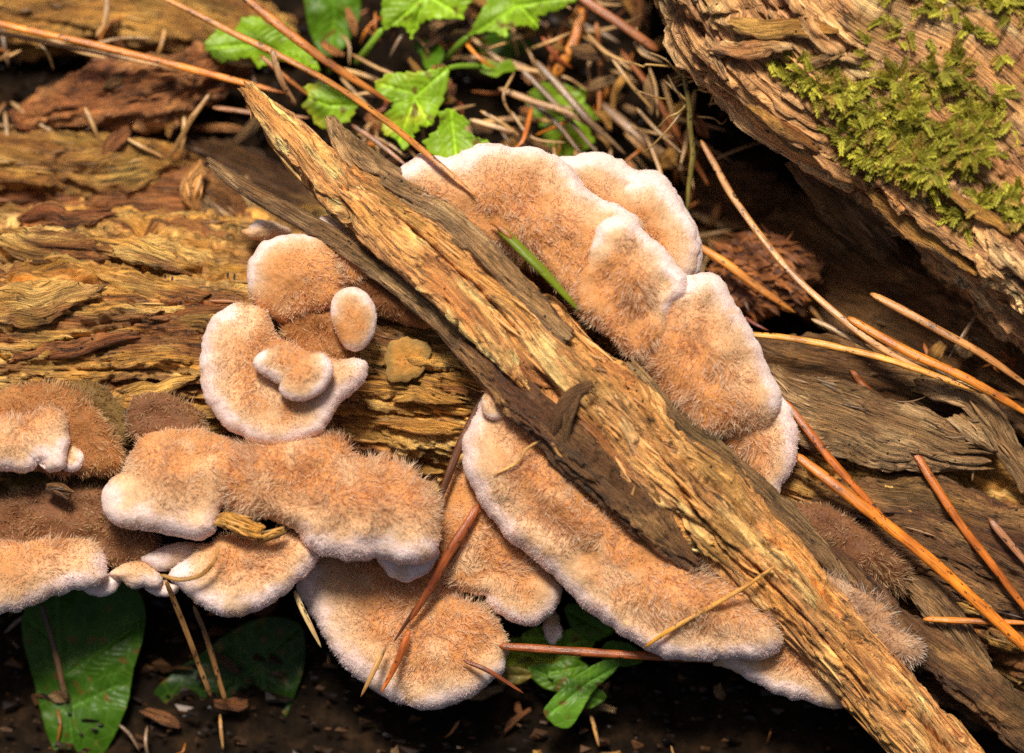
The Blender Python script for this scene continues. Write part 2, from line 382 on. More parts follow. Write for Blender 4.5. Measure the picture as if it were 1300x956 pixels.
def loose_fibres(parent, data, n, seed, lo=18, hi=70, top=0.42):
    """slivers of wood lifting off a surface along its grain"""
    rng = np.random.default_rng(seed); q = data['q']; R, M, _ = q.shape; VV, CC, FF = [], [], []
    ds = np.linalg.norm(q[1:, M // 4] - q[:-1, M // 4], axis=1).mean()
    jmax = max(3, int(M * top * 1.9)); kk = 8
    for _ in range(n):
        ln = int(max(4, rng.uniform(lo, hi) / ds)); i0 = int(rng.integers(2, max(3, R - ln - 3))); j0 = int(rng.integers(1, jmax))
        ii = np.clip(np.linspace(i0, i0 + ln, kk).astype(int), 0, R - 1)
        if rng.random() < 0.5: ii = ii[::-1]
        p = q[ii, j0 % M].copy(); t = np.linspace(0, 1, kk)
        p[:, :2] = p[0, :2] * (1 - t)[:, None] + p[-1, :2] * t[:, None]
        p[:, 2] += 0.8 + rng.uniform(0, 9) * t ** 2; side = rng.normal(0, 4)
        tg = p[-1, :2] - p[0, :2]; tg /= np.linalg.norm(tg) + 1e-9; nn = np.array([-tg[1], tg[0]])
        p[:, :2] += nn * (side * t ** 2)[:, None]
        w = rng.uniform(0.7, 2.2) * (1 - 0.85 * np.abs(2 * t - 0.9) ** 2).clip(0.08)
        A = p.copy(); B = p.copy(); Cc = p.copy(); A[:, :2] += nn * w[:, None]; B[:, :2] -= nn * w[:, None]; Cc[:, 2] += 0.9 * w
        b0 = len(VV) * 3 * kk; VV.append(np.stack([A, Cc, B], 1).reshape(-1, 3))
        c = data['col'][ii[0] * M + j0 % M] * rng.choice([0.3, 0.6, 0.95, 1.15]); CC.append(np.tile(c, (3 * kk, 1)))
        for a in range(kk - 1):
            o = b0 + a * 3; FF += [[o, o + 1, o + 4, o + 3], [o + 1, o + 2, o + 5, o + 4]]
    o = mesh_obj('loose_fibres', P(np.concatenate(VV)), [np.array(FF)], M_FIBRE, parent, np.concatenate(CC), closed=False); o['kind'] = 'stuff'

# ---- needles, stems and rootlets: rows = (px, py, w)
def needle(name, pts, wid, colr, label=None, cat='pine needle', group=None, parent=None, taper=(0.6, 0.25), flat=0.62, tip=None, mat=None, seed=0, wob=0.4, groove=True):
    pts = np.asarray(pts, float)
    L = np.linalg.norm(np.diff(pts[:, :2], axis=0), axis=1).sum()
    n = max(10, int(L / 5)); c, L = catmull(pts, n)
    s = np.linspace(0, 1, n)
    wid = wid * 0.92
    r = wid / 2 * (1 - (1 - taper[0]) * np.exp(-s * L / (wid * 2.0)) - (1 - taper[1]) * np.exp(-(1 - s) * L / (wid * 3.0)))
    r = r * (1 + 0.12 * noise(s * L / 30, seed + .5, 0, seed)) * np.sqrt(np.clip(0.12 + np.minimum(s, 1 - s) * L / (wid * 0.7), 0, 1))
    T = np.gradient(c[:, :2], axis=0); T /= np.linalg.norm(T, axis=1)[:, None] + 1e-9
    Nn = np.stack([-T[:, 1], T[:, 0]], 1)
    c = c.copy(); c[:, :2] += Nn * (wob * noise(s * L / 60, seed + 9.5, 0, seed + 4) * 2)[:, None]
    m = 10; ph = np.arange(m) / m * 2 * np.pi
    rad = np.ones(m)
    if groove: rad = 1 - 0.38 * np.exp(-((ph - np.pi / 2) / 0.4) ** 2)
    cs, sn = np.cos(ph) * rad, np.sin(ph) * rad
    roll = 0.5 * noise(s * L / 120, seed + 3.5, 0, seed + 2)[:, None] + 0.3
    y = r[:, None] * cs; z = r[:, None] * sn * (flat + 0.2)
    y2 = y * np.cos(roll) - z * np.sin(roll); z2 = y * np.sin(roll) + z * np.cos(roll)
    V = np.stack([c[:, None, 0] + y2 * Nn[:, None, 0], c[:, None, 1] + y2 * Nn[:, None, 1], c[:, None, 2] + z2], -1).reshape(-1, 3)
    i = np.arange(n - 1)[:, None]; j = np.arange(m)[None]; j2 = (j + 1) % m
    F = np.stack([i * m + j, i * m + j2, (i + 1) * m + j2, (i + 1) * m + j], -1).reshape(-1, 4)
    b = len(V); V = np.concatenate([V, [c[0], c[-1]]]); jj = np.arange(m)
    E = np.concatenate([np.stack([np.full(m, b), (jj + 1) % m, jj], 1), np.stack([np.full(m, b + 1), (n - 1) * m + jj, (n - 1) * m + (jj + 1) % m], 1)])
    C = np.tile(colr, (n, 1)) * (1 + 0.45 * noise(s * L / 45, seed + 1.5, 0, seed + 1))[:, None]
    if tip is not None: C = lerp(C, tip, sstep(0.8, 1.0, s))
    C = np.concatenate([np.repeat(C, m, 0), C[[0, -1]]])
    G = np.stack([np.repeat(s * L, m) / 100 + seed * 2.3, np.tile(cs, n) * wid / 200, np.tile(sn, n) * wid / 200 + seed], 1); G = np.concatenate([G, G[[0, -1]]])
    o = mesh_obj(name, P(V), [F, E], mat or M_NEEDLE, parent, C, G)
    if parent is None: tag(o, label, cat, group)
    return o

# ---- shells: fungus caps and leaves from an outline (px, py, margin 0..1)
def seg_dist(pts, poly, wgt=None, closed=True):
    a = poly; b = np.roll(poly, -1, 0)
    if not closed: a, b = a[:-1], b[:-1]
    ab = b - a; l2 = (ab ** 2).sum(1) + 1e-9
    best = np.full(len(pts), 1e9)
    for i0 in range(0, len(pts), 4000):
        p = pts[i0:i0 + 4000]
        t = np.clip(((p[:, None] - a) * ab).sum(-1) / l2, 0, 1)
        dd = np.linalg.norm(p[:, None] - (a + t[..., None] * ab), axis=-1)
        if wgt is not None: dd = dd + wgt
        best[i0:i0 + 4000] = dd.min(1)
    return best

def shell(outline, hub, step, rim, wob=1.5, wobf=16, seed=1, smooth_out=True, teeth=None):
    o = np.asarray(outline, float)
    if o.shape[1] == 2: o = np.concatenate([o, np.ones((len(o), 1))], 1)
    Lp = np.linalg.norm(np.diff(np.concatenate([o, o[:1]])[:, :2], axis=0), axis=1).sum()
    m = int(Lp / step)
    if smooth_out: q, _ = catmull(o, m, True)
    else:
        o2 = np.concatenate([o, o[:1]]); s = np.concatenate([[0], np.cumsum(np.linalg.norm(np.diff(o2[:, :2], axis=0), axis=1))])
        u = np.linspace(0, s[-1], m, endpoint=False); q = np.stack([np.interp(u, s, o2[:, k]) for k in range(3)], 1)
    T = np.roll(q[:, :2], -1, 0) - np.roll(q[:, :2], 1, 0); T /= np.linalg.norm(T, axis=1)[:, None] + 1e-9
    Nn = np.stack([-T[:, 1], T[:, 0]], 1)
    q[:, :2] += Nn * (wob * fbm(q[:, 0] / wobf, q[:, 1] / wobf, seed + .5, seed, 3) * 2)[:, None]
    if teeth:
        sa = np.concatenate([[0], np.cumsum(np.linalg.norm(np.diff(q[:, :2], axis=0), axis=1))])
        ph = sa / teeth[1] + 1.2 * noise(sa / 40, 0.5, 0.5, seed + 3)
        q[:, :2] += Nn * (teeth[0] * ((ph % 1.0) - 0.5) * 2 * (0.6 + 0.8 * noise(sa / 25, 2.5, 0.5, seed + 6)))[:, None]
    hub = np.asarray(hub, float)
    rmax = np.linalg.norm(q[:, :2] - hub, axis=1).mean()
    rim = min(rim, 0.7 * np.linalg.norm(q[:, :2] - hub, axis=1).mean())
    k1 = 1 - np.array([0, 0.012, 0.04, 0.085, 0.15, 0.25, 0.4, 0.6, 0.8, 1.0]) * rim / rmax
    nn = max(6, int(rmax / (step * 1.5)))
    k2 = np.linspace(k1[-1], 0.02, nn)[1:]
    kk = np.concatenate([k1, k2])
    grid = hub + (q[None, :, :2] - hub) * kk[:, None, None]
    return q, grid, kk

def shell_mesh(name, grid, wt, wb, colr, mat, parent, extra=None):
    K, m, _ = grid.shape
    top = np.concatenate([grid.reshape(-1, 2), wt.reshape(-1, 1)], 1)
    bot = np.concatenate([grid[1:].reshape(-1, 2), wb[1:].reshape(-1, 1)], 1)
    nT = len(top)
    i = np.arange(K - 1)[:, None]; j = np.arange(m)[None]; j2 = (j + 1) % m
    FT = np.stack([i * m + j, i * m + j2, (i + 1) * m + j2, (i + 1) * m + j], -1).reshape(-1, 4)
    def bi(r, c): return np.where(r == 0, r * m + c, nT + (r - 1) * m + c)
    FB = np.stack([bi(i + 0 * j, j + 0 * i), bi(i + 1 + 0 * j, j + 0 * i), bi(i + 1 + 0 * j, j2 + 0 * i), bi(i + 0 * j, j2 + 0 * i)], -1).reshape(-1, 4)
    ct = np.append(top[-m:].mean(0), 0)[:3]; cb = bot[-m:].mean(0)
    V = np.concatenate([top, bot, [ct, cb]])
    jj = np.arange(m); a = (K - 1) * m
    E1 = np.stack([a + jj, a + (jj + 1) % m, np.full(m, nT + len(bot))], 1)
    b0 = nT + (K - 2) * m
    E2 = np.stack([b0 + (jj + 1) % m, b0 + jj, np.full(m, nT + len(bot) + 1)], 1)
    C = colr.reshape(-1, 3)
    if extra is None: Cb = C[m:]
    else: Cb = np.tile(extra, (len(bot), 1))
    C = np.concatenate([C, Cb, C[-1:], Cb[-1:]])
    o = mesh_obj(name, P(V), [FT, FB, E1, E2], mat, parent, C)
    return o, top, FT

TAN = dict(rim=srgb(238, 215, 210), band=srgb(212, 176, 138), mid=srgb(201, 148, 97), core=srgb(196, 134, 72), hair=srgb(248, 230, 202), under=srgb(205, 180, 176))
OLD = dict(rim=srgb(176, 124, 70), band=srgb(170, 118, 64), mid=srgb(166, 112, 58), core=srgb(150, 94, 44), hair=srgb(240, 208, 156), under=srgb(110, 76, 48))
DARK = dict(rim=srgb(146, 104, 64), band=srgb(138, 98, 60), mid=srgb(130, 88, 50), core=srgb(110, 66, 34), hair=srgb(230, 196, 150), under=srgb(80, 56, 38))
OLIVE = dict(rim=srgb(128, 104, 52), band=srgb(124, 98, 46), mid=srgb(120, 92, 42), core=srgb(112, 84, 36), hair=srgb(160, 134, 84), under=srgb(90, 70, 36))
ORANGE = dict(rim=srgb(176, 120, 52), band=srgb(160, 104, 46), mid=srgb(138, 86, 40), core=srgb(116, 68, 32), hair=srgb(180, 140, 92), under=srgb(110, 76, 48))
GREYC = dict(rim=srgb(206, 180, 150), band=srgb(196, 164, 130), mid=srgb(186, 148, 112), core=srgb(172, 130, 94), hair=srgb(236, 222, 204), under=srgb(140, 116, 98))

HAIRS = []
def cap(parent, outline, hub, w0, tilt=(0, 0), dome=14, thick=34, rim=16, pal=TAN, pale=17, hair=17, dens=0.17, seed=1, lump=5, foot=90, name='cap', wob=2.0, dish=0, lean=0.5, fringe=1.0):
    q, grid, kk = shell(outline, hub, 4.0, 30, wob, 15, seed)
    K, m, _ = grid.shape
    pts = grid.reshape(-1, 2)
    da = seg_dist(pts, q[:, :2])
    dr = seg_dist(pts, q[:, :2], wgt=(1 - np.clip(q[:, 2], 0, 1)) * 90)
    hx, hy = hub
    base = w0 + tilt[0] * (pts[:, 0] - hx) + tilt[1] * (pts[:, 1] - hy) + dome * (1 - np.exp(-da / 40)) - dish * np.exp(-((pts[:, 0] - hx) ** 2 + (pts[:, 1] - hy) ** 2) / (2 * 45.0 ** 2))
    base = base + lump * 2 * noise(pts[:, 0] / 62, pts[:, 1] / 62, seed + .3, seed) * sstep(0, 40, da) + lump * 0.5 * noise(pts[:, 0] / 24, pts[:, 1] / 24, seed + .3, seed + 2) * sstep(0, 20, da)
    prof = np.sqrt(np.clip(1 - (1 - np.clip(da / rim, 0, 1)) ** 2, 0, 1))
    T2 = thick / 2
    wt = base + prof * T2 + 1.0 * fbm(pts[:, 0] / 7, pts[:, 1] / 7, seed, seed + 5, 2)
    r2 = (pts[:, 0] - hx) ** 2 + (pts[:, 1] - hy) ** 2
    rm = np.sqrt(r2.max())
    wb = base - prof * T2 - foot * np.exp(-r2 / (2 * (0.38 * rm) ** 2)) * sstep(0, 30, da)
    nz = fbm(pts[:, 0] / 20, pts[:, 1] / 20, seed + .7, seed + 7, 3)
    nz2 = noise(pts[:, 0] / 70, pts[:, 1] / 70, seed + .7, seed + 8)
    dw = dr + pale * (0.55 * nz + 0.7 * nz2)
    C = lerp(pal['rim'], pal['band'], sstep(pale * 0.45, pale * 1.45, dw))
    C = lerp(C, pal['mid'], sstep(pale * 1.1, pale * 3.2, dw))
    C = lerp(C, pal['core'], np.clip(sstep(pale * 1.6, pale * 4.5, dw + 26 * nz2) * (0.7 + 0.5 * nz), 0, 1))
    C = lerp(C, pal['band'], 0.75 * sstep(0.12, 0.5, fbm(pts[:, 0] / 44, pts[:, 1] / 44, seed + 1.7, seed + 9, 3)))
    C = C * (1 - 0.10 * sstep(0.2, 0.5, noise(pts[:, 0] / 9, pts[:, 1] / 9, seed + 2.7, seed + 10)))[:, None]
    C = C * (1 - 0.07 * np.sin(dr / 7.5 + 3 * nz2 + 1.5 * nz) * sstep(10, 40, dr))[:, None]
    dirt = sstep(0.42, 0.6, noise(pts[:, 0] / 6, pts[:, 1] / 6, seed + 4.7, seed + 12)) * sstep(0.1, 0.4, noise(pts[:, 0] / 50, pts[:, 1] / 50, seed + 5.7, seed + 13))
    C = lerp(C, srgb(110, 74, 40), 0.5 * dirt)
    o, top, FT = shell_mesh(name, grid, wt.reshape(K, m), wb.reshape(K, m), C, M_FUN, parent, extra=pal['under'])
    # ---- hairs on the upper face
    rng = np.random.default_rng(seed * 7 + 1)
    xyz = top * np.array([1, -1, 1])
    A, B, Cc = xyz[FT[:, 0]], xyz[FT[:, 1]], xyz[FT[:, 2]]; Dd = xyz[FT[:, 3]]
    cr = np.cross(Cc - A, Dd - B); ar = np.linalg.norm(cr, axis=1) / 2 + 1e-9
    nf = cr / (2 * ar[:, None]); nf[nf[:, 2] < 0] *= -1
    flatA = np.abs(cr[:, 2]) / 2
    prob = np.minimum(ar, flatA * 3 + 0.5)
    nh = int(prob.sum() * dens)
    pick = rng.choice(len(FT), nh, p=prob / prob.sum())
    u, v = rng.random(nh)[:, None], rng.random(nh)[:, None]
    def bil(arr):
        a, b, c, d = (arr[FT[pick, k]] for k in range(4))
        return (a * (1 - u) + b * u) * (1 - v) + (d * (1 - u) + c * u) * v
    p0 = bil(xyz); nn = nf[pick]
    d_r = bil(dr[:, None])[:, 0]; d_a = bil(da[:, None])[:, 0]; c0 = bil(C)
    outw = p0 - np.array([hx, -hy, 0]); outw[:, 2] = 0; outw /= np.linalg.norm(outw, axis=1)[:, None] + 1e-6
    x, y = p0[:, 0], p0[:, 1]
    cl = np.stack([noise(x / 9, y / 9, 0.5, seed + 31), noise(x / 9, y / 9, 9.5, seed + 32), 0 * x], 1) * 1.0
    cl += np.stack([noise(x / 34, y / 34, 0.5, seed + 33), noise(x / 34, y / 34, 9.5, seed + 34), 0 * x], 1) * 1.1
    near = np.exp(-d_a / 16)[:, None]
    dirv = nn * 0.62 + outw * (lean * (0.35 + fringe * near)) + cl * 0.85 + rng.normal(0, 0.30, (nh, 3))
    dirv /= np.linalg.norm(dirv, axis=1)[:, None]
    ml = 0.16 + 0.84 * sstep(pale * 0.5, pale * 3.4, d_r)
    tuft = 0.72 + 0.5 * noise(x / 16, y / 16, 3.5, seed + 35) + 1.1 * noise(x / 42, y / 42, 5.5, seed + 36)
    Ln = 0.78 * hair * ml * np.clip(tuft, 0.10, 1.7) * (0.55 + 0.7 * rng.random(nh))
    wd_ = (0.34 + 0.32 * rng.random(nh)) * (0.75 + 0.25 * ml)
    side = np.cross(dirv, rng.normal(0, 1, (nh, 3))); side /= np.linalg.norm(side, axis=1)[:, None] + 1e-9
    bendv = rng.normal(0, 0.28, (nh, 3)) + np.array([0, 0, -0.12])
    p1 = p0 + dirv * (Ln * 0.55)[:, None]; p2 = p1 + (dirv + bendv) * (Ln * 0.45)[:, None]
    w1 = wd_[:, None]
    HV = np.stack([p0 - side * w1, p0 + side * w1, p1 - side * w1 * 0.75, p1 + side * w1 * 0.75, p2], 1)
    hv = HV.reshape(-1, 3) * np.array([1, -1, 1])
    b = np.arange(nh)[:, None] * 5
    FQ = b + np.array([[0, 1, 3, 2]]); F3 = b + np.array([[2, 3, 4]])
    mixh = np.clip(0.15 + 0.6 * rng.random(nh) + 0.35 * noise(x / 30, y / 30, 7.5, seed + 37), 0, 1) * sstep(pale * 0.5, pale * 2, d_r)
    c0 = c0 * 1.2; ch1 = lerp(c0, pal['hair'], np.clip(mixh * 1.7, 0, 1)); c05 = lerp(c0, pal['hair'], np.clip(mixh * 1.1, 0, 1))
    HC = np.stack([c05, c05, ch1, ch1, np.clip(ch1 * 1.08, 0, 1)], 1).reshape(-1, 3)
    hobj = mesh_obj('hairs', P(hv), [FQ, F3], M_HAIR, o, HC, closed=False)
    hobj['kind'] = 'stuff'
    HAIRS.append(nh)
    return o

def fungus(label, caps, group='bracket fungi on the log', cat='fungus'):
    """one growth: a single cap is the thing itself; fused caps hang under an Empty"""
    if len(caps) == 1:
        o = cap(None, name='bracket_fungus', **caps[0]); return tag(o, label, cat, group)
    h = caps[0]['hub']
    e = thing('bracket_fungus', label, cat, (h[0], h[1], caps[0]['w0'] - 40), group)
    for c in caps: cap(e, **c)
    return e

def leaf(label, outline, hub, w0, tilt=(0, 0), ribs=(), colr=srgb(110, 160, 30), cup=0.0, seed=1, lump=5, name='leaf', parent=None, group=None, cat='leaf', smooth=True, colvar=None, thick=3.0, fold=2.5):
    q, grid, kk = shell(np.asarray(outline, float), hub, 2.4, 12, 0.5, 8, seed, smooth, (2.6, 13.0) if not smooth else None)
    K, m, _ = grid.shape; pts = grid.reshape(-1, 2)
    da = seg_dist(pts, q[:, :2])
    rd = np.full(len(pts), 1e3)
    sv = np.full(len(pts), 1e3)
    for r in ribs:
        r = np.asarray(r, float); rd = np.minimum(rd, seg_dist(pts, r, closed=False))
        rr, Lr = catmull(r, 40)
        tt = np.gradient(rr, axis=0); tt /= np.linalg.norm(tt, axis=1)[:, None] + 1e-9
        for kq in range(3, 38, max(1, int(40 * 11 / max(Lr, 30)))):
            for sg in (-1, 1):
                dv = tt[kq] * 0.6 + sg * np.array([-tt[kq, 1], tt[kq, 0]]) * 0.8
                bend = tt[kq] * 6
                sv = np.minimum(sv, seg_dist(pts, np.array([rr[kq], rr[kq] + dv * 14, rr[kq] + dv * 26 + bend]), closed=False))
    base = w0 + tilt[0] * (pts[:, 0] - hub[0]) + tilt[1] * (pts[:, 1] - hub[1]) + lump * 2 * noise(pts[:, 0] / 40, pts[:, 1] / 40, seed + .5, seed) + 0.5 * lump * noise(pts[:, 0] / 14, pts[:, 1] / 14, seed + .5, seed + 1)
    base = base + cup * np.minimum(rd, 60) / 10 - fold * np.exp(-(rd / 2.6) ** 2) - 0.9 * np.exp(-(sv / 1.8) ** 2)
    prof = np.sqrt(np.clip(1 - (1 - np.clip(da / 2.5, 0, 1)) ** 2, 0, 1))
    C = np.tile(colr, (len(pts), 1)) * (1 + 0.3 * noise(pts[:, 0] / 28, pts[:, 1] / 28, seed + .2, seed + 3))[:, None]
    if colvar is not None: C = lerp(C, colvar, sstep(0.0, 0.45, noise(pts[:, 0] / 45, pts[:, 1] / 45, seed + .9, seed + 4)))
    C = lerp(C, C * 1.5 + 0.01, 0.5 * np.exp(-(sv / 1.6) ** 2))
    C = lerp(C, C * 2.0 + 0.02, 0.6 * np.exp(-(rd / 2.2) ** 2))
    C = lerp(C, srgb(112, 80, 34), 0.85 * sstep(0.36, 0.5, noise(pts[:, 0] / 13, pts[:, 1] / 13, seed + 3.2, seed + 14)))
    o, _, _ = shell_mesh(name, grid, (base + prof * thick / 2).reshape(K, m), (base - prof * thick / 2).reshape(K, m), C, M_LEAF, parent)
    if parent is None: tag(o, label, cat, group)
    return o

random.seed(4); RNG = np.random.default_rng(11)
# ------------------------------------------------------------------ ground
def axis_lines(lo, hi, step, far):
    mid = np.arange(lo, hi + 1, step); e = step * np.cumsum(1.35 ** np.arange(1, 24)); e = e[e < far]
    return np.concatenate([lo - e[::-1], mid, hi + e])
gx = axis_lines(-150, 1450, 10, 20000); gy = axis_lines(-250, 1100, 10, 20000)
GX, GY = np.meshgrid(gx, gy)
gz = 14 * fbm(GX / 120, GY / 120, 0.5, 3, 3) + 7 * fbm(GX / 22, GY / 22, 0.5, 5, 3)
V = np.stack([(GX - CX) * S, (CY - GY) * S / math.cos(TILT), (gz + bank(GY) * math.cos(TILT)) * S - 0.0006], -1).reshape(-1, 3)
ny, nx = GX.shape; i = np.arange(ny - 1)[:, None]; j = np.arange(nx - 1)[None]
F = np.stack([i * nx + j, (i + 1) * nx + j, (i + 1) * nx + j + 1, i * nx + j + 1], -1).reshape(-1, 4)
tag(mesh_obj('ground', V, [F], M_SOIL, closed=False), kind='structure')

# ------------------------------------------------------------------ the log that carries the fungi
LOG = [(-190, 455, -180, 190, 180), (0, 450, -176, 186, 176), (250, 450, -172, 184, 172), (550, 475, -165, 182, 165), (850, 580, -165, 165, 165), (1150, 690, -165, 150, 160), (1500, 830, -170, 150, 160)]
log, LD = wood('fallen_log', LOG, 'log', 5, ds=2.6, back=0.12, jag=(0, 0), gdepth=26, gwid=3.6, grooves=[[(-20, 320), (120, 328), (190, 343), (270, 352), (312, 350)], [(-20, 462), (60, 440), (150, 415), (240, 398), (310, 392)], [(110, 305), (200, 326), (285, 348)], [(440, 522), (540, 532), (610, 528)], [(425, 560), (520, 566), (610, 572)],
    [(-10, 352), (60, 356), (130, 350), (175, 356)], [(470, 585), (600, 596)], [(30, 480), (120, 470), (240, 476)], [(60, 290), (150, 296), (260, 300)]])
tag(log, 'rotten grooved tan log lying across the floor under the bracket fungi', 'log')

def surf(data, px, py):
    """point of a wood surface seen at a photo position"""
    q = data['q'].reshape(-1, 3); d = (q[:, 0] - px) ** 2 + (q[:, 1] - py) ** 2 - q[:, 2] * 0.6
    return q[d.argmin()]

loose_fibres(log, LD, 500, 3)
# loose plates of bark lifting off the log
for k, (x0, y0, x1, y1, hw, kind) in enumerate([(0, 300, 150, 318, 20, 'log'), (-30, 395, 120, 372, 24, 'log'), (120, 310, 260, 345, 13, 'log'), (130, 355, 260, 378, 15, 'log'), (30, 280, 140, 268, 12, 'redbark'),
        (150, 500, 250, 480, 9, 'yellow'), (480, 535, 590, 545, 9, 'log'), (440, 585, 560, 600, 8, 'yellow'), (20, 455, 170, 425, 9, 'redbark'), (190, 400, 300, 390, 10, 'redbark'), (500, 500, 590, 510, 12, 'log')]):
    a = surf(LD, x0, y0); b = surf(LD, x1, y1); mx, my = (x0 + x1) / 2, (y0 + y1) / 2 + RNG.normal(0, 4); mm = surf(LD, mx, my)
    wood('bark_flake', [(x0, y0, a[2] + 3, hw * .5, 4), (x0 * .7 + x1 * .3, y0 * .7 + y1 * .3 + RNG.normal(0, 3), mm[2] + 4, hw, 5), (mx, my, mm[2] + 5, hw * 1.05, 5), (x0 * .25 + x1 * .75, y0 * .25 + y1 * .75, mm[2] + 4, hw * .8, 5), (x1, y1, b[2] + 3, hw * .35, 4)],
         kind, 100 + k, ds=3.2, parent=log, jag=(12, 12), amp=1.0, edge=0.42)

# ------------------------------------------------------------------ mossy log in the corner
ML = [(960, -330, -150, 150, 190), (1000, -190, -145, 200, 210), (1040, -95, -140, 222, 225), (1112, -8, -140, 228, 230), (1225, 55, -138, 228, 230), (1355, 175, -135, 230, 232), (1465, 280, -130, 232, 232), (1600, 410, -130, 232, 232)]
mlog, MD = wood('mossy_log', ML, 'mossy', 31, ds=2.9, back=0.15, jag=(0, 0), p=0.5, gdepth=22, gwid=3.8, grooves=[[(880, 20), (905, 85), (960, 48), (1010, 35)], [(960, 62), (1008, 100), (1030, 76), (1085, 60)], [(930, 115), (1000, 165), (1060, 205), (1150, 265), (1265, 352)], [(1105, 235), (1180, 292), (1290, 385)], [(1010, 120), (1050, 170), (1075, 205)], [(900, 20), (960, 10), (1040, 22)]])
tag(mlog, 'thick bark-covered log with green moss growing over its top', 'log')
for k, (x0, y0, x1, y1, hw, kind) in enumerate([(905, 60, 1010, 60, 12, 'mossy'), (930, 30, 1060, 40, 13, 'yellow'), (1010, 90, 1065, 70, 10, 'mossy'), (960, 140, 1040, 190, 9, 'yellow'), (1100, 245, 1240, 350, 11, 'yellow'), (1150, 255, 1270, 345, 14, 'mossy'), (1040, 200, 1110, 245, 9, 'mossy'), (870, 30, 920, 100, 10, 'mossy'), (1200, 240, 1290, 300, 10, 'yellow')]):
    a = surf(MD, x0, y0); b = surf(MD, x1, y1); mm = surf(MD, (x0 + x1) / 2, (y0 + y1) / 2)
    wood('bark_flake', [(x0, y0, a[2] + 3, hw * .5, 4), (x0 * .65 + x1 * .35, y0 * .65 + y1 * .35 + 3, max(mm[2], a[2]) * .6 + a[2] * .4 + 4, hw, 6), (x0 * .3 + x1 * .7, y0 * .3 + y1 * .7 - 2, mm[2] * .5 + b[2] * .5 + 5, hw, 6), (x1, y1, b[2] + 3, hw * .4, 4)], kind, 140 + k, ds=3.2, parent=mlog, jag=(12, 12), amp=1.0, edge=0.42)

loose_fibres(mlog, MD, 500, 4)
# moss: leafy shoots rooted in the bark
def in_poly(x, y, poly):
    p = np.asarray(poly, float); r = np.zeros(len(x), bool)
    for a, b in zip(p, np.roll(p, -1, 0)):
        c = (a[1] > y) != (b[1] > y)
        r ^= c & (x < (b[0] - a[0]) * (y - a[1]) / (b[1] - a[1] + 1e-9) + a[0])
    return r

def moss(parent, roots, seed, size=1.0, lean=None):
    rng = np.random.default_rng(seed); VV, CC = [], []
    for (x, y, w) in roots:
        if lean is None: a = rng.uniform(0, 2 * math.pi)
        else: a = lean + rng.normal(0, 0.9)
        L = size * rng.uniform(16, 38); rise = rng.uniform(0.15, 0.75)
        t = np.linspace(0, 1, 15)
        cxs = x + np.cos(a) * L * t * (1 - rise * .5); cys = y + np.sin(a) * L * t * (1 - rise * .5) ; cws = w - 1 + L * rise * t * (1 - 0.35 * t)
        hue = rng.random(); br = rng.uniform(0.6, 1.15)
        base = lerp(srgb(138, 130, 28), srgb(210, 204, 78), np.array(hue)) * br
        if rng.random() < 0.22: base = srgb(180, 150, 70) * br
        for i in range(1, 15):
            for s in (-1, 1, -1, 1, 1, -1):
                ll = size * rng.uniform(5, 10) * (1 - 0.45 * t[i]); aa = a + s * rng.uniform(0.45, 1.05)
                dx, dy, dw = np.cos(aa) * ll, np.sin(aa) * ll, ll * rng.uniform(0.0, 0.8)
                px_, py_ = -np.sin(aa) * ll * .14, np.cos(aa) * ll * .14
                o = np.array([cxs[i], cys[i], cws[i]])
                VV.append([o, o + [dx * .45 + px_, dy * .45 + py_, dw * .4 + .8], o + [dx, dy, dw], o + [dx * .45 - px_, dy * .45 - py_, dw * .4 + .8]])
                c = base * rng.uniform(0.75, 1.2) * (0.75 + 0.45 * t[i]); CC.append([c, c, c * 1.1, c])
    VV = np.asarray(VV).reshape(-1, 3); CC = np.asarray(CC).reshape(-1, 3)
    F = np.arange(len(VV)).reshape(-1, 4)
    o = mesh_obj('moss', P(VV), [F], M_MOSS, parent, CC, closed=False, smooth=False); o['kind'] = 'stuff'
    return o
q = MD['q'].reshape(-1, 3)
zone = in_poly(q[:, 0], q[:, 1], [(1075, -30), (1085, 30), (1078, 62), (1095, 75), (1060, 95), (968, 62), (975, 95), (1010, 100), (1030, 125), (1060, 130), (1068, 180), (1090, 208), (1130, 205), (1170, 230), (1190, 262), (1225, 285), (1240, 262), (1290, 280), (1330, 300), (1340, -30)]) & (q[:, 2] > -40)
qz = q[zone]; dn = fbm(qz[:, 0] / 55, qz[:, 1] / 55, 0.5, 77, 3)
gap = in_poly(qz[:, 0], qz[:, 1], [(1010, 55), (1100, 20), (1180, 70), (1100, 110), (1040, 90)])
pr = sstep(-0.2, 0.4, dn) * (1 - 0.75 * gap) * (0.4 + 0.6 * sstep(1000, 1120, qz[:, 0])) + 0.02
sel = RNG.choice(len(qz), 1900, p=pr / pr.sum())
moss(mlog, qz[sel], 5, 1.0)

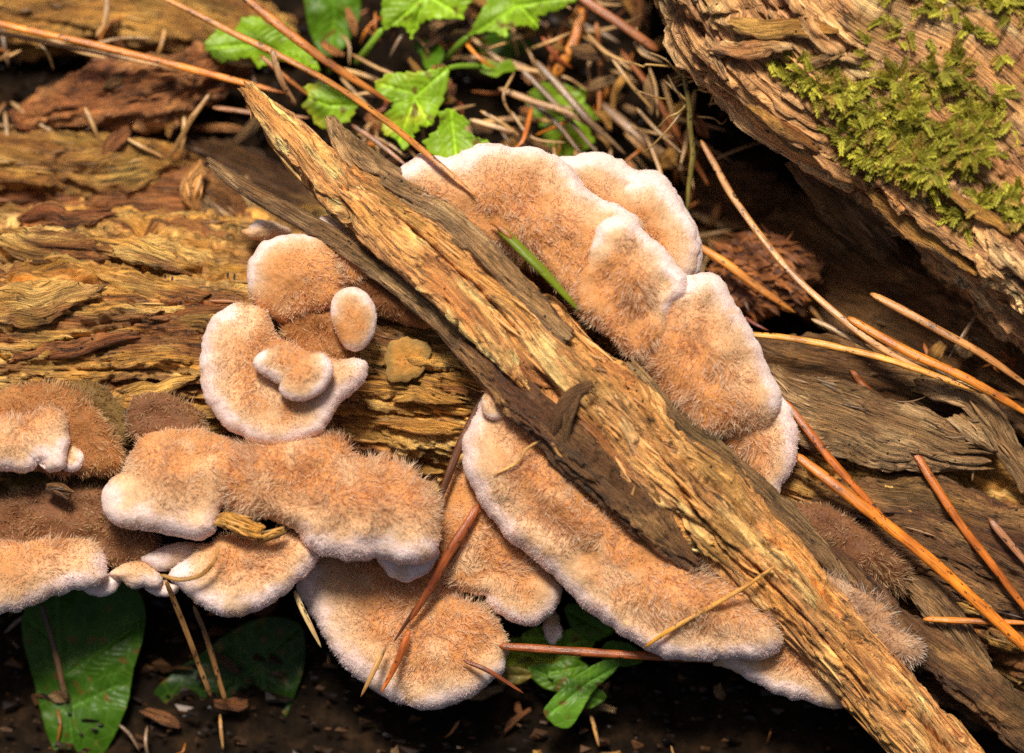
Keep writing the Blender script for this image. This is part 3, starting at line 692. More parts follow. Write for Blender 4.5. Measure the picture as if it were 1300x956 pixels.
# ------------------------------------------------------------------ the broken branch across the fungi
e = thing('broken_branch', 'long splintered pale brown branch lying diagonally over the bracket fungi', 'branch', (760, 510, 20))
core = [(312, 113, -12, 7, 6), (350, 153, -2, 19, 16), (412, 216, 16, 28, 22), (475, 262, 34, 38, 26), (545, 312, 46, 44, 30), (645, 402, 58, 53, 34), (712, 470, 64, 54, 38), (777, 530, 66, 66, 42), (832, 590, 64, 64, 40), (898, 645, 58, 62, 38), (960, 703, 50, 54, 36), (1022, 768, 42, 49, 34), (1078, 828, 36, 46, 32), (1145, 907, 30, 45, 32), (1225, 1000, 20, 45, 32)]
_, SD = wood('main_stem', core, 'stick', 61, ds=2.4, back=0.2, parent=e, jag=(9, 0), edge=.10, tint=1.12, gdepth=20, gwid=2.8, grooves=[[(360, 150), (425, 205), (490, 262), (560, 325), (610, 372), (660, 425)], [(560, 285), (640, 350), (710, 420), (760, 470)], [(800, 520), (850, 570), (930, 655), (1000, 742)],
    [(900, 610), (1000, 700), (1080, 795), (1140, 870)], [(960, 720), (1040, 805), (1100, 880)], [(690, 500), (760, 570), (820, 630)]])
loose_fibres(_, SD, 150, 5, 20, 90)
wood('splintered_sheath', [(316, 114, 2, 8, 6), (352, 157, 18, 17, 10), (412, 222, 38, 24, 14), (470, 277, 56, 27, 15), (530, 335, 72, 25, 15), (588, 390, 84, 23, 14), (632, 440, 92, 16, 11), (655, 475, 95, 9, 8), (668, 492, 94, 3, 4)], 'stick', 72, ds=2.3, parent=e, jag=(8, 14), tint=1.3)
wood('weathered_side', [(590, 440, 72, 10, 9), (640, 485, 82, 20, 14), (700, 545, 90, 28, 17), (760, 602, 92, 28, 18), (820, 655, 86, 22, 15), (880, 712, 74, 12, 10)], 'dark', 74, ds=2.4, parent=e, jag=(10, 14), tint=1.25)
wood('side_splinter', [(420, 152, 0, 7, 6), (436, 178, 12, 13, 10), (470, 212, 28, 18, 14), (520, 245, 48, 20, 16), (580, 288, 66, 18, 14), (640, 345, 80, 15, 12), (720, 425, 92, 10, 8)], 'grey', 83, ds=2.6, parent=e, jag=(8, 8), tint=1.1)
wood('side_branch', [(268, 207, -6, 5, 5), (300, 231, 4, 10, 9), (350, 261, 18, 11, 10), (405, 292, 30, 11, 10), (455, 326, 36, 12, 11), (520, 372, 42, 13, 12), (580, 427, 48, 15, 13), (640, 490, 54, 20, 16), (700, 560, 54, 18, 15), (760, 625, 52, 14, 12)], 'grey', 94, ds=2.4, parent=e, jag=(7, 5), tint=0.9, amp=.7)
wood('dark_splinter', [(800, 462, 84, 7, 6), (865, 535, 78, 12, 9), (925, 592, 66, 17, 11), (985, 645, 52, 18, 12), (1040, 700, 42, 12, 9), (1085, 745, 36, 6, 5)], 'grey', 95, ds=2.6, parent=e, jag=(8, 8), tint=0.8)
wood('dark_splinter', [(730, 590, 66, 8, 7), (790, 640, 74, 14, 10), (850, 690, 72, 14, 10), (905, 735, 64, 8, 7)], 'dark', 96, ds=2.6, parent=e, jag=(8, 8))
wood('pale_splinter', [(830, 560, 106, 5, 4), (880, 615, 104, 9, 6), (930, 665, 92, 9, 6), (990, 730, 80, 6, 5), (1020, 765, 74, 3, 3)], 'stick', 97, ds=2.4, parent=e, jag=(6, 6), tint=1.15)
wood('pale_splinter', [(1000, 725, 80, 4, 4), (1050, 785, 70, 9, 6), (1100, 840, 64, 11, 7), (1150, 900, 58, 8, 6)], 'stick', 98, ds=2.4, parent=e, jag=(6, 6), tint=1.15)
# knot with cream crust and torn bark strips
wood('knot', [(752, 500, 92, 8, 8), (772, 520, 97, 16, 11), (793, 550, 98, 18, 11), (812, 582, 93, 11, 9), (826, 605, 88, 5, 5)], 'mossy', 103, ds=1.8, parent=e, jag=(6, 6), amp=1.2, tint=1.1, edge=.3)
for k, r in enumerate([[(752, 488, 108, 5, 3), (728, 500, 118, 9, 4), (712, 520, 120, 9, 4), (704, 545, 112, 6, 4), (700, 565, 100, 3, 3)], [(735, 500, 116, 4, 3), (722, 530, 120, 6, 3), (718, 560, 112, 5, 3), (722, 590, 100, 3, 2)]]):
    wood('bark_strip', r, 'dark', 110 + k, ds=2.2, parent=e, jag=(4, 4), amp=0.6, tint=1.15)
wood('bark_strip', [(818, 590, 96, 5, 4), (832, 625, 98, 6, 4), (845, 660, 92, 6, 4), (852, 690, 84, 4, 3), (855, 708, 76, 2, 2)], 'yellow', 116, ds=2.2, parent=e, jag=(4, 4), amp=0.6, tint=0.8)

d, _ = wood('wood_splinter', [(1010, 655, 20, 5, 5), (1050, 700, 26, 12, 9), (1110, 762, 26, 18, 12), (1180, 825, 20, 24, 14), (1260, 890, 10, 26, 15), (1340, 960, 0, 24, 14)], 'dark', 121, ds=3, jag=(8, 0), tint=1.1)
tag(d, 'dark brown wood splinter alongside the lower end of the branch', 'wood')

# ------------------------------------------------------------------ background wood
def piece(name, label, rows, kind, seed, cat='wood', ds=3.6, jag=(10, 10), amp=1.0, tint=1.0, group=None):
    o, dd = wood(name, rows, kind, seed, ds=ds, jag=jag, amp=amp, tint=tint, edge=.22); loose_fibres(o, dd, int(4 + len(dd['q']) * 0.2), seed, 12, 50); tag(o, label, cat, group); return o, dd
piece('wood_log', 'yellow-brown log behind the long bright pine needle', [(-160, 10, -260, 52, 60), (0, 12, -255, 54, 60), (140, 16, -250, 52, 58), (260, 30, -255, 46, 52), (370, 48, -270, 26, 34)], 'yellow', 201)
piece('bark_chunk', 'rough reddish brown bark chunk with deep folds', [(15, 152, -190, 8, 10), (60, 140, -180, 22, 20), (130, 128, -170, 36, 30), (200, 108, -165, 42, 34), (262, 92, -175, 32, 28), (310, 78, -190, 12, 14)], 'redbark', 212, amp=1.4, jag=(4, 8))
piece('wood_log', 'broken yellow log end crossing above the fallen log', [(-160, 200, -180, 38, 40), (0, 204, -172, 40, 42), (90, 212, -165, 42, 42), (165, 214, -165, 40, 40), (220, 212, -170, 26, 28), (252, 212, -176, 10, 14)], 'yellow', 223, amp=1.1, tint=0.95)
piece('wood_log', 'red-brown stripped stick tucked above the fallen log', [(-60, 246, -165, 12, 14), (60, 250, -165, 16, 18), (150, 246, -160, 24, 24), (225, 244, -155, 29, 28), (275, 256, -150, 26, 24), (308, 280, -145, 14, 14), (322, 296, -145, 5, 6)], 'redbark', 234, tint=0.9)
piece('dead_stick', 'dark grey cracked stick behind the branch', [(168, 162, -220, 16, 16), (230, 188, -215, 24, 22), (310, 222, -205, 28, 26), (390, 262, -195, 28, 26), (460, 300, -190, 24, 22)], 'dark', 245, tint=0.85)
piece('bark_curl', 'pale curled bark peel hanging from the red-brown stick', [(258, 212, -115, 9, 5), (246, 226, -105, 12, 6), (242, 245, -100, 11, 5), (250, 266, -108, 5, 4)], 'stick', 256, cat='bark', ds=2.2, jag=(4, 3), amp=0.5)
piece('bark_peel', 'tan bark splinter leaning on the red-brown stick', [(244, 250, -118, 8, 6), (270, 268, -110, 13, 8), (292, 286, -105, 10, 7), (318, 304, -100, 4, 4)], 'grey', 257, cat='bark', ds=2.4, jag=(5, 5))
piece('wood_slab', 'dark wet wood slab in the hollow under the mossy log', [(920, 250, -300, 40, 40), (1000, 300, -260, 70, 50), (1100, 360, -200, 75, 50), (1210, 420, -150, 72, 46), (1340, 490, -120, 70, 46)], 'dark', 268, ds=4, tint=1.5)
piece('bark_flap', 'grey fibrous bark flap hanging beneath the mossy log edge', [(1004, 205, -60, 8, 6), (1030, 222, -66, 22, 8), (1062, 248, -80, 32, 9), (1098, 284, -95, 32, 9), (1130, 318, -110, 18, 8)], 'grey', 279, cat='bark', ds=2.8, jag=(6, 16), tint=0.8)
piece('wood_lump', 'dark mossy brown wood lump beside the hollow', [(835, 250, -300, 40, 40), (900, 260, -270, 58, 50), (960, 262, -262, 56, 50), (1010, 250, -280, 38, 40)], 'dark', 280, amp=1.4, tint=1.5)
piece('bark_slab', 'flat grey-brown bark slab with torn ends above the thick orange needle', [(968, 478, -12, 20, 8), (1010, 512, 0, 40, 11), (1075, 535, 8, 46, 12), (1150, 556, 8, 42, 12), (1205, 572, 2, 28, 10), (1252, 578, -6, 9, 6)], 'grey', 291, cat='bark', jag=(8, 22), ds=2.8, tint=1.0)
piece('wood_slab', 'brown wood slab beneath the yellow spotted needle', [(930, 445, -60, 24, 18), (1020, 470, -50, 40, 24), (1110, 486, -46, 44, 26), (1190, 508, -46, 36, 24), (1270, 545, -50, 24, 20)], 'dark', 302, ds=3, tint=1.15)
piece('bark_curl', 'curved tan bark strip bending down beside the grey slab', [(1165, 490, -4, 8, 5), (1195, 496, 4, 13, 6), (1228, 505, 8, 15, 7), (1258, 535, 6, 17, 7), (1283, 575, 0, 17, 7), (1310, 620, -6, 16, 7)], 'grey', 313, cat='bark', ds=2.6, jag=(6, 0), tint=1.1)
piece('bark_scrap', 'small broken tan scrap at the slab end', [(1215, 530, -2, 14, 7), (1240, 545, 4, 20, 8), (1262, 560, 0, 14, 7)], 'grey', 324, cat='bark', ds=2.6, jag=(10, 10), tint=1.1)
piece('wood_slab', 'brown striated wood slab under the thick orange needle', [(1010, 640, -22, 20, 14), (1080, 650, -12, 44, 20), (1170, 668, -8, 62, 24), (1260, 706, -10, 66, 26), (1360, 750, -14, 62, 26)], 'dark', 335, ds=2.8, jag=(14, 0), tint=1.25)
piece('wood_scrap', 'torn brown wood fibres by the dark splinter', [(1150, 735, 10, 10, 8), (1180, 760, 16, 20, 10), (1215, 800, 14, 20, 10), (1245, 845, 6, 12, 8)], 'grey', 346, ds=2.6, jag=(14, 16), tint=0.9)
piece('wood_scrap', 'low strip of wood chips at the branch foot', [(1170, 860, -30, 14, 10), (1230, 880, -26, 26, 14), (1300, 920, -26, 30, 16), (1380, 960, -30, 26, 14)], 'dark', 347, ds=3, jag=(14, 0))
piece('wood_chip', 'yellow splintered wood chip wedged between the fused caps', [(273, 662, 78, 5, 5), (290, 662, 86, 10, 8), (312, 670, 88, 11, 8), (332, 678, 84, 8, 6)], 'yellow', 357, ds=1.8, jag=(4, 5), cat='wood chip', tint=1.25)
piece('wood_chip', 'tiny yellow wood crumb beside the wedged chip', [(328, 686, 80, 3, 4), (342, 680, 86, 7, 6), (360, 672, 86, 6, 5)], 'yellow', 358, ds=1.8, jag=(4, 4), cat='wood chip', tint=1.25)
piece('wood_chip', 'dark wood chip in the gap above the lower left cap', [(58, 618, 42, 5, 4), (75, 622, 46, 8, 6), (90, 628, 44, 6, 5)], 'dark', 359, ds=1.8, jag=(4, 4), cat='wood chip')

# fibrous rotten tuft
def fibres(parent, cx, cy, w, rx, ry, n, seed):
    rng = np.random.default_rng(seed); VV, CC = [], []
    for _ in range(n):
        r = math.sqrt(rng.random()); a = rng.uniform(0, 6.283); x, y = cx - 8 + rx * r * math.cos(a), cy + ry * r * math.sin(a)
        a2 = rng.normal(0.25, 0.38) + (math.pi if rng.random() < .3 else 0); L = rng.uniform(8, 26); dx, dy = math.cos(a2) * L, math.sin(a2) * L; h = rng.uniform(1.2, 3.4); z = w + 26 * (1 - r * r) + rng.uniform(-6, 14)
        px_, py_ = -math.sin(a2) * h, math.cos(a2) * h; lift = rng.uniform(-5, 6)
        o = np.array([x, y, z]); m_ = o + [dx * .5, dy * .5 + rng.normal(0, 2), lift * .3]; t_ = o + [dx, dy + rng.normal(0, 4), lift]
        VV.append([o + [px_, py_, 0], o - [px_, py_, 0], m_ - [px_, py_, 0], m_ + [px_, py_, 0], t_])
        c = lerp(srgb(96, 52, 22), srgb(190, 116, 52), np.array(rng.random() ** 1.5)); CC.append([c * .8, c * .8, c, c, c * 1.1])
    VV = np.asarray(VV).reshape(-1, 3); b = np.arange(n)[:, None] * 5
    o = mesh_obj('fibres', P(VV), [b + np.array([[0, 1, 2, 3]]), b + np.array([[3, 2, 4]])], M_FIBRE, parent, np.asarray(CC).reshape(-1, 3), closed=False, smooth=False); o['kind'] = 'stuff'
tuft, _ = piece('rotten_tuft', 'orange-brown shaggy fibrous rotten lump beside the tall caps', [(905, 335, -150, 20, 18), (950, 340, -135, 44, 30), (990, 350, -130, 46, 32), (1030, 368, -140, 26, 20)], 'redbark', 368, amp=1.5, tint=0.8)
fibres(tuft, 968, 345, -118, 56, 50, 900, 3)

# ------------------------------------------------------------------ bracket fungi
def C_(outline, hub, w0, **k): return dict(outline=outline, hub=hub, w0=w0, **k)
fungus('big shaggy row of fused tan caps with white margin, facing the mossy log', [
    C_([(503, 224, 1), (518, 207, 1), (535, 196, 1), (553, 199, 1), (575, 198, 1), (592, 190, 1), (607, 184, 1), (628, 182, 1), (655, 187, 1), (682, 188, 1), (702, 196, 1), (718, 206, 1), (733, 222, 1), (746, 240, 1), (766, 252, 1), (792, 263, 1), (818, 292, .3), (812, 360, 0), (770, 408, 0), (728, 385, 0), (690, 345, 0), (640, 318, 0), (580, 290, 0), (530, 262, 0)], (660, 275), 44, tilt=(0.02, 0.10), dome=20, seed=401, thick=36, pale=15, lump=8),
    C_([(752, 302, 1), (758, 286, 1), (772, 277, 1), (790, 272, 1), (806, 278, 1), (818, 292, 1), (831, 306, 1), (846, 318, 1), (858, 333, 1), (869, 346, 1), (873, 362, 1), (868, 378, 1), (857, 386, 1), (850, 405, .2), (845, 435, 0), (815, 455, 0), (785, 438, 0), (752, 412, 0), (728, 390, 0), (730, 360, 0), (745, 330, .2)], (797, 355), 76, tilt=(0.0, -0.04), dome=18, seed=402, thick=34, pale=14, lump=9),
    C_([(840, 365, .2), (866, 350, 1), (886, 346, 1), (906, 348, 1), (921, 361, 1), (935, 385, 1), (947, 408, 1), (957, 424, 1), (966, 440, 1), (972, 458, 1), (982, 477, 1), (991, 496, 1), (993, 512, 1), (985, 530, .3), (960, 545, 0), (930, 550, 0), (895, 556, 0), (862, 532, 0), (836, 490, 0), (810, 450, 0), (815, 410, 0)], (892, 452), 54, tilt=(-0.08, 0.04), dome=24, seed=403, thick=36, pale=17, lump=8),
    C_([(975, 490, .4), (991, 502, 1), (1003, 516, 1), (1010, 533, 1), (1014, 556, 1), (1012, 582, 1), (1005, 603, 1), (994, 614, 1), (988, 632, 1), (972, 624, .2), (945, 596, 0), (915, 565, 0), (915, 525, 0), (945, 500, 0)], (966, 560), 34, tilt=(-0.08, 0.02), dome=16, seed=404, thick=30, pale=15)])
fungus('smooth tan cap with white margin tucked behind the big fused row', [C_([(700, 205, .8), (724, 198, 1), (746, 193, 1), (770, 195, 1), (791, 203, 1), (810, 215, 1), (830, 216, 1), (848, 228, 1), (861, 246, 1), (871, 266, 1), (883, 282, 1), (890, 302, 1), (891, 326, 1), (887, 350, 1), (868, 372, .2), (825, 350, 0), (775, 290, 0), (720, 235, 0)], (812, 275), -12, tilt=(-0.06, 0.1), dome=18, seed=405, thick=36, pale=16, lump=10, hair=11),
    C_([(790, 240, .7), (806, 228, 1), (826, 224, 1), (844, 232, 1), (858, 248, 1), (868, 268, 1), (880, 284, 1), (887, 304, 1), (888, 326, 1), (882, 346, 1), (860, 366, .2), (820, 340, 0), (795, 300, 0), (784, 265, .2)], (834, 292), 2, tilt=(-0.06, 0.1), dome=14, seed=441, thick=28, pale=13, lump=6, hair=11)])
fungus('tan disc-shaped cap with pale upper margin under the thin side branch', [
    C_([(313, 354, 1), (314, 335, 1), (324, 316, 1), (340, 305, 1), (362, 297, 1), (388, 297, 1), (406, 303, .6), (424, 315, 0), (436, 350, 0), (436, 378, 0), (415, 394, 0), (385, 400, 0), (360, 410, 0), (340, 402, .1), (324, 388, .3), (315, 370, .8)], (372, 350), 26, tilt=(0, 0.06), dome=24, seed=406, thick=32, pale=10, hair=8, lump=4),
    C_([(398, 292, .8), (402, 280, 1), (412, 274, 1), (424, 275, 1), (438, 285, 1), (455, 298, .4), (485, 330, 0), (468, 358, 0), (435, 362, 0), (410, 330, 0)], (438, 320), 10, dome=14, seed=407, thick=28, pale=9, hair=14)])
fungus('glossy brown old cap between the ear-shaped cap and the small oval cap', [C_([(356, 408, 0), (366, 393, 0), (386, 386, 0), (412, 392, 0), (434, 402, 0), (446, 430, 0), (450, 462, 0), (428, 472, 0), (395, 462, 0), (368, 440, 0)], (402, 428), 24, dome=10, lump=8, wob=3, seed=408, thick=24, pal=OLD, hair=10, dens=.15)])
fungus('amber-brown old cap half hidden beneath the branch', [C_([(438, 352, 0), (475, 338, 0), (520, 365, 0), (562, 402, 1), (552, 417, 1), (525, 416, .6), (490, 402, 0), (460, 392, 0), (440, 374, 0)], (495, 378), 8, dome=10, lump=8, wob=3, seed=409, thick=24, pal=ORANGE, hair=12, dens=.15, pale=8)])
fungus('small oval cap with white rim all round', [C_([(420, 395, 1), (423, 378, 1), (435, 367, 1), (452, 365, 1), (468, 375, 1), (477, 392, 1), (478, 415, 1), (470, 435, 1), (455, 446, 1), (440, 443, 1), (430, 430, .7), (423, 412, .7)], (449, 405), 58, dome=10, seed=410, thick=24, rim=12, pale=8, hair=7, lump=2, wob=.8)])
fungus('large ear-shaped cap with broad white margin and curved furry middle', [C_([(328, 389, .2), (303, 385, .6), (281, 393, 1), (265, 410, 1), (256, 430, 1), (253, 455, 1), (254, 480, 1), (260, 505, 1), (270, 525, 1), (285, 541, 1), (305, 554, 1), (330, 563, 1), (355, 566, 1), (381, 560, 1), (405, 551, 1), (419, 535, 1), (431, 515, 1), (446, 502, 1), (458, 492, 1), (467, 475, 1), (464, 461, 1), (450, 452, .7), (428, 456, 0), (405, 450, 0), (378, 440, 0), (352, 425, 0), (343, 400, 0)], (352, 480), 56, tilt=(0.02, 0.12), dome=22, dish=16, seed=411, thick=34, pale=16, lump=3, hair=13)])
fungus('small two-lobed white-edged cap sitting on the ear-shaped cap', [
    C_([(321, 463, 1), (325, 451, 1), (340, 444, .7), (360, 442, .2), (378, 450, 0), (382, 470, 0), (372, 485, 1), (358, 488, 1), (341, 481, 1), (328, 473, 1)], (350, 464), 92, dome=8, seed=412, thick=24, rim=12, pale=9, hair=11, lump=2, wob=.8, foot=40),
    C_([(354, 490, .8), (364, 470, 0), (388, 452, .1), (408, 448, .8), (420, 458, 1), (423, 475, 1), (415, 492, 1), (400, 504, 1), (384, 510, 1), (365, 507, 1), (356, 499, 1)], (390, 480), 98, dome=8, seed=413, thick=24, rim=12, pale=9, hair=11, lump=2, wob=.8, foot=40)])
fungus('flat amber jelly-like disc on bare log wood', [C_([(487, 446, 1), (500, 433, 1), (520, 428, 1), (538, 434, 1), (546, 450, 1), (541, 470, 1), (525, 482, 1), (505, 487, 1), (492, 476, 1), (487, 460, 1)], (516, 458), surf(LD, 516, 458)[2] + 9, dome=3, dish=6, seed=414, thick=8, pal=dict(OLIVE, rim=srgb(150, 118, 60), mid=srgb(202, 138, 52), core=srgb(206, 136, 48), band=srgb(186, 138, 62)), hair=4, dens=.05, pale=7, lump=5, wob=4)])
fungus('pale-edged furry tan cap overlapping the brown cap at the log end', [
    C_([(-70, 585, 1), (-30, 596, 1), (0, 598, 1), (15, 601, 1), (30, 602, 1), (45, 596, 1), (52, 588, 1), (57, 596, 1), (70, 600, 1), (82, 593, 1), (87, 572, 1), (88, 550, .5), (84, 530, 0), (72, 518, 0), (55, 514, 0), (36, 526, 0), (15, 530, 0), (-20, 530, 0), (-70, 540, 0)], (20, 562), 52, tilt=(0, 0.15), dome=16, seed=415, thick=40, pale=17, hair=14),
    C_([(80, 596, 1), (92, 600, 1), (103, 594, 1), (107, 580, 1), (99, 568, .5), (86, 566, 0), (76, 580, 0)], (91, 584), 40, dome=6, seed=416, thick=24, rim=10, pale=9, hair=10, wob=.8)])
fungus('brown shaggy old cap behind the pale-edged cap at the log end', [C_([(-60, 505, 0), (-10, 500, 0), (20, 490, 0), (60, 486, 0), (92, 491, 0), (112, 506, 0), (127, 526, 0), (143, 551, 0), (158, 576, 0), (158, 594, 0), (140, 604, 0), (105, 604, 0), (60, 600, 0), (0, 585, 0), (-60, 570, 0)], (60, 545), 18, tilt=(0, 0.08), dome=18, lump=11, wob=2.5, seed=417, thick=34, pal=OLD, hair=11, dens=.16)])
fungus('olive-brown slimy cap between two older brown caps', [C_([(82, 492, 0), (105, 482, 0), (130, 489, 0), (148, 508, 0), (163, 530, 0), (166, 556, 0), (150, 572, 0), (126, 548, 0), (104, 516, 0)], (126, 522), 4, dome=10, lump=9, wob=2.5, seed=418, thick=28, pal=OLIVE, hair=8, dens=.1)])
fungus('dark reddish brown old cap above the fused lower caps', [C_([(158, 532, 0), (168, 508, 0), (194, 498, 0), (222, 502, 0), (250, 520, 0), (266, 548, 0), (258, 578, 0), (225, 584, 0), (192, 572, 0), (168, 558, 0)], (212, 540), 22, dome=14, lump=12, wob=2.5, seed=419, thick=30, pal=DARK, hair=11, dens=.15)])
fungus('huge fused group of hairy orange-tan caps with thick white front edge', [
    C_([(136, 612, .5), (131, 628, 1), (130, 642, 1), (134, 657, 1), (150, 668, 1), (175, 673, 1), (205, 677, 1), (235, 684, 1), (258, 685, 1), (272, 676, 1), (276, 662, .9), (284, 640, .1), (310, 610, 0), (315, 575, 0), (270, 548, 0), (215, 545, 0), (180, 555, 0), (165, 575, 0), (158, 595, 0)], (222, 612), 52, tilt=(0, 0.20), dome=18, seed=420, thick=52, rim=26, pale=26, hair=16, lump=6),
    C_([(280, 590, 0), (310, 565, 0), (345, 553, 0), (382, 547, 0), (412, 548, 0), (440, 563, 0), (456, 580, 0), (482, 581, 0), (511, 590, 0), (536, 606, 0), (553, 630, 0), (560, 656, 0), (558, 688, .5), (552, 706, 1), (538, 714, 1), (510, 716, 1), (480, 711, 1), (450, 712, 1), (420, 708, 1), (403, 704, 1), (388, 692, 1), (378, 676, .8), (350, 662, 0), (305, 650, 0), (278, 625, 0)], (430, 635), 58, tilt=(0, 0.16), dome=24, seed=421, thick=50, rim=24, pale=22, hair=20, lump=8),
    C_([(212, 733, 1), (234, 752, 1), (255, 770, 1), (275, 780, 1), (300, 783, 1), (325, 777, 1), (350, 762, 1), (375, 743, 1), (396, 722, 1), (406, 706, .9), (398, 685, 0), (360, 675, 0), (320, 682, 0), (285, 680, 0), (262, 692, 0), (240, 706, .4), (222, 720, 1)], (305, 728), 46, tilt=(0, 0.1), dome=14, seed=422, thick=40, rim=18, pale=19, hair=16),
    C_([(478, 708, 1), (490, 726, 1), (503, 736, 1), (518, 739, 1), (541, 729, 1), (554, 712, 1), (552, 690, .5), (520, 685, 0), (490, 692, 0)], (518, 708), 38, dome=6, seed=423, thick=26, pale=30, hair=6)])
fungus('furry tan cap with pale scalloped edge at the log foot, above the broad leaf', [
    C_([(-70, 795, 1), (-30, 788, 1), (0, 781, 1), (20, 777, 1), (42, 769, 1), (70, 757, 1), (95, 749, 1), (120, 746, 1), (134, 736, 1), (137, 720, 1), (130, 700, .5), (118, 686, 0), (98, 680, 0), (60, 684, 0), (20, 688, 0), (-70, 695, 0)], (45, 725), 26, tilt=(0, 0.16), dome=14, seed=424, thick=44, rim=20, pale=20, hair=15),
    C_([(104, 748, 1), (116, 757, 1), (130, 759, 1), (146, 752, 1), (154, 739, 1), (147, 728, .3), (120, 728, 0)], (130, 742), 8, dome=5, seed=425, thick=24, pale=20, hair=6)])
fungus('dark brown bristly old cap in the shade of the upper caps', [C_([(-60, 640, 0), (0, 632, 0), (35, 620, 0), (82, 615, 0), (128, 620, 0), (160, 645, 0), (200, 680, 0), (200, 712, 0), (160, 722, 0), (110, 712, 0), (40, 706, 0), (-60, 706, 0)], (90, 664), 2, tilt=(0, 0.05), dome=14, lump=12, wob=2.5, seed=426, thick=34, pal=DARK, hair=10, dens=.15)])
fungus('small pinkish scalloped cap between the lower left caps', [
    C_([(138, 728, .6), (152, 718, 0), (180, 711, 0), (200, 724, .4), (208, 735, 1), (203, 745, 1), (186, 748, 1), (167, 747, 1), (155, 738, 1), (146, 737, 1)], (178, 730), 18, dome=8, seed=427, thick=26, rim=12, pale=14, hair=9),
    C_([(178, 708, .4), (214, 690, 0), (252, 690, 0), (262, 706, .5), (234, 718, 1), (212, 724, 1), (192, 720, 1)], (222, 706), 22, dome=6, seed=428, thick=24, pale=24, hair=6),
    C_([(182, 746, 1), (200, 756, 1), (218, 757, 1), (226, 746, .6), (205, 736, 0)], (205, 747), 6, dome=4, seed=429, thick=18, rim=9, pale=16, hair=5)])
fungus('shaded hairy cap with pink-white edge at the foot of the log between two leaves', [
    C_([(374, 735, 1), (384, 765, 1), (400, 790, 1), (415, 815, 1), (430, 835, 1), (445, 854, 1), (462, 868, 1), (484, 884, 1), (520, 896, 1), (560, 898, 1), (590, 880, .3), (600, 820, 0), (590, 770, 0), (560, 720, 0), (490, 695, 0), (425, 695, 0), (385, 710, .5)], (490, 800), -22, tilt=(0, 0.06), dome=14, seed=430, thick=40, rim=18, pale=22, hair=16),
    C_([(510, 795, 0), (528, 772, 0), (560, 755, 0), (600, 764, 0), (630, 785, 0), (646, 815, 0), (643, 836, .6), (640, 851, 1), (626, 864, 1), (600, 884, 1), (560, 900, 1), (520, 895, .8), (505, 860, .2), (502, 825, 0)], (572, 826), -2, tilt=(0, 0.04), dome=18, seed=431, thick=38, pale=18, hair=17)])
fungus('small tongue-shaped furry cap with white tip beneath the long diagonal cap', [C_([(556, 700, 0), (562, 640, 0), (575, 605, 0), (600, 600, 0), (630, 640, 0), (665, 688, 0), (702, 726, .4), (714, 748, 1), (708, 769, 1), (695, 785, 1), (675, 794, 1), (655, 792, 1), (634, 781, 1), (621, 766, 1), (616, 755, .4), (590, 752, 0), (565, 738, 0)], (635, 712), 0, tilt=(0, 0.05), dome=16, seed=432, thick=34, pale=15, hair=18)])
fungus('tiny white lobe below the tongue-shaped cap', [C_([(688, 788, .4), (700, 774, 0), (712, 788, .7), (714, 808, 1), (703, 818, 1), (692, 810, 1)], (702, 797), -60, dome=4, seed=433, thick=20, rim=10, pale=14, hair=5, foot=60)])
fungus('long hairy tan cap with white scalloped edge running below the branch', [
    C_([(640, 488, .2), (618, 500, .8), (604, 522, 1), (591, 550, 1), (586, 575, 1), (590, 601, 1), (604, 630, 1), (620, 655, 1), (641, 680, 1), (665, 701, 1), (690, 720, 1), (712, 740, 1), (732, 765, 1), (760, 785, 1), (787, 806, 1), (815, 823, 1), (842, 835, 1), (880, 841, 1), (920, 838, 1), (958, 839, 1), (980, 833, 1), (992, 815, .3), (985, 785, 0), (930, 735, 0), (862, 685, 0), (802, 640, 0), (755, 595, 0), (705, 550, 0), (668, 510, 0)], (752, 692), 40, tilt=(0.0, 0.04), dome=26, seed=434, thick=42, rim=19, pale=18, hair=18, lump=9),
    C_([(611, 512, 1), (614, 526, 1), (625, 534, 1), (640, 530, .6), (656, 516, 0), (652, 492, 0), (632, 483, 0), (617, 493, .6)], (634, 510), 66, dome=6, seed=435, thick=20, rim=10, pale=7, hair=9, wob=.8)])
fungus('furry grey-tan cap end beneath the lower end of the branch', [C_([(905, 838, .6), (930, 852, 1), (955, 864, 1), (985, 880, 1), (1025, 892, 1), (1065, 900, 1), (1095, 880, 0), (1060, 830, 0), (1005, 785, 0), (965, 800, 0)], (1010, 850), 8, dome=14, seed=436, thick=34, pale=14, hair=16)])
fungus('bristly dark brown cap on the log beside the thick orange needle', [C_([(985, 655, 0), (1010, 640, 0), (1045, 640, 0), (1085, 660, 0), (1125, 690, 0), (1155, 720, 0), (1140, 748, 0), (1095, 735, 0), (1050, 705, 0), (1010, 680, 0)], (1070, 690), 14, dome=10, seed=437, thick=26, pal=DARK, hair=19, dens=.13, lump=9)])
fungus('pale grey bristly tufted cap against the lower end of the branch', [C_([(1040, 725, 0), (1085, 742, 0), (1122, 768, 0), (1142, 798, 0), (1166, 813, 0), (1172, 834, 0), (1152, 846, 0), (1112, 822, 0), (1068, 775, 0)], (1108, 788), 34, dome=8, seed=438, thick=26, pal=GREYC, hair=19, dens=.13, lump=9)])
fungus('small pale cap peeping out above the log near the thin side branch', [C_([(306, 292, .7), (324, 281, 1), (345, 278, 1), (362, 285, 1), (368, 296, .7), (340, 304, 0), (315, 302, 0)], (338, 292), -40, dome=4, seed=439, thick=30, rim=12, pale=9, hair=6, wob=3)])
print('hairs', sum(HAIRS))

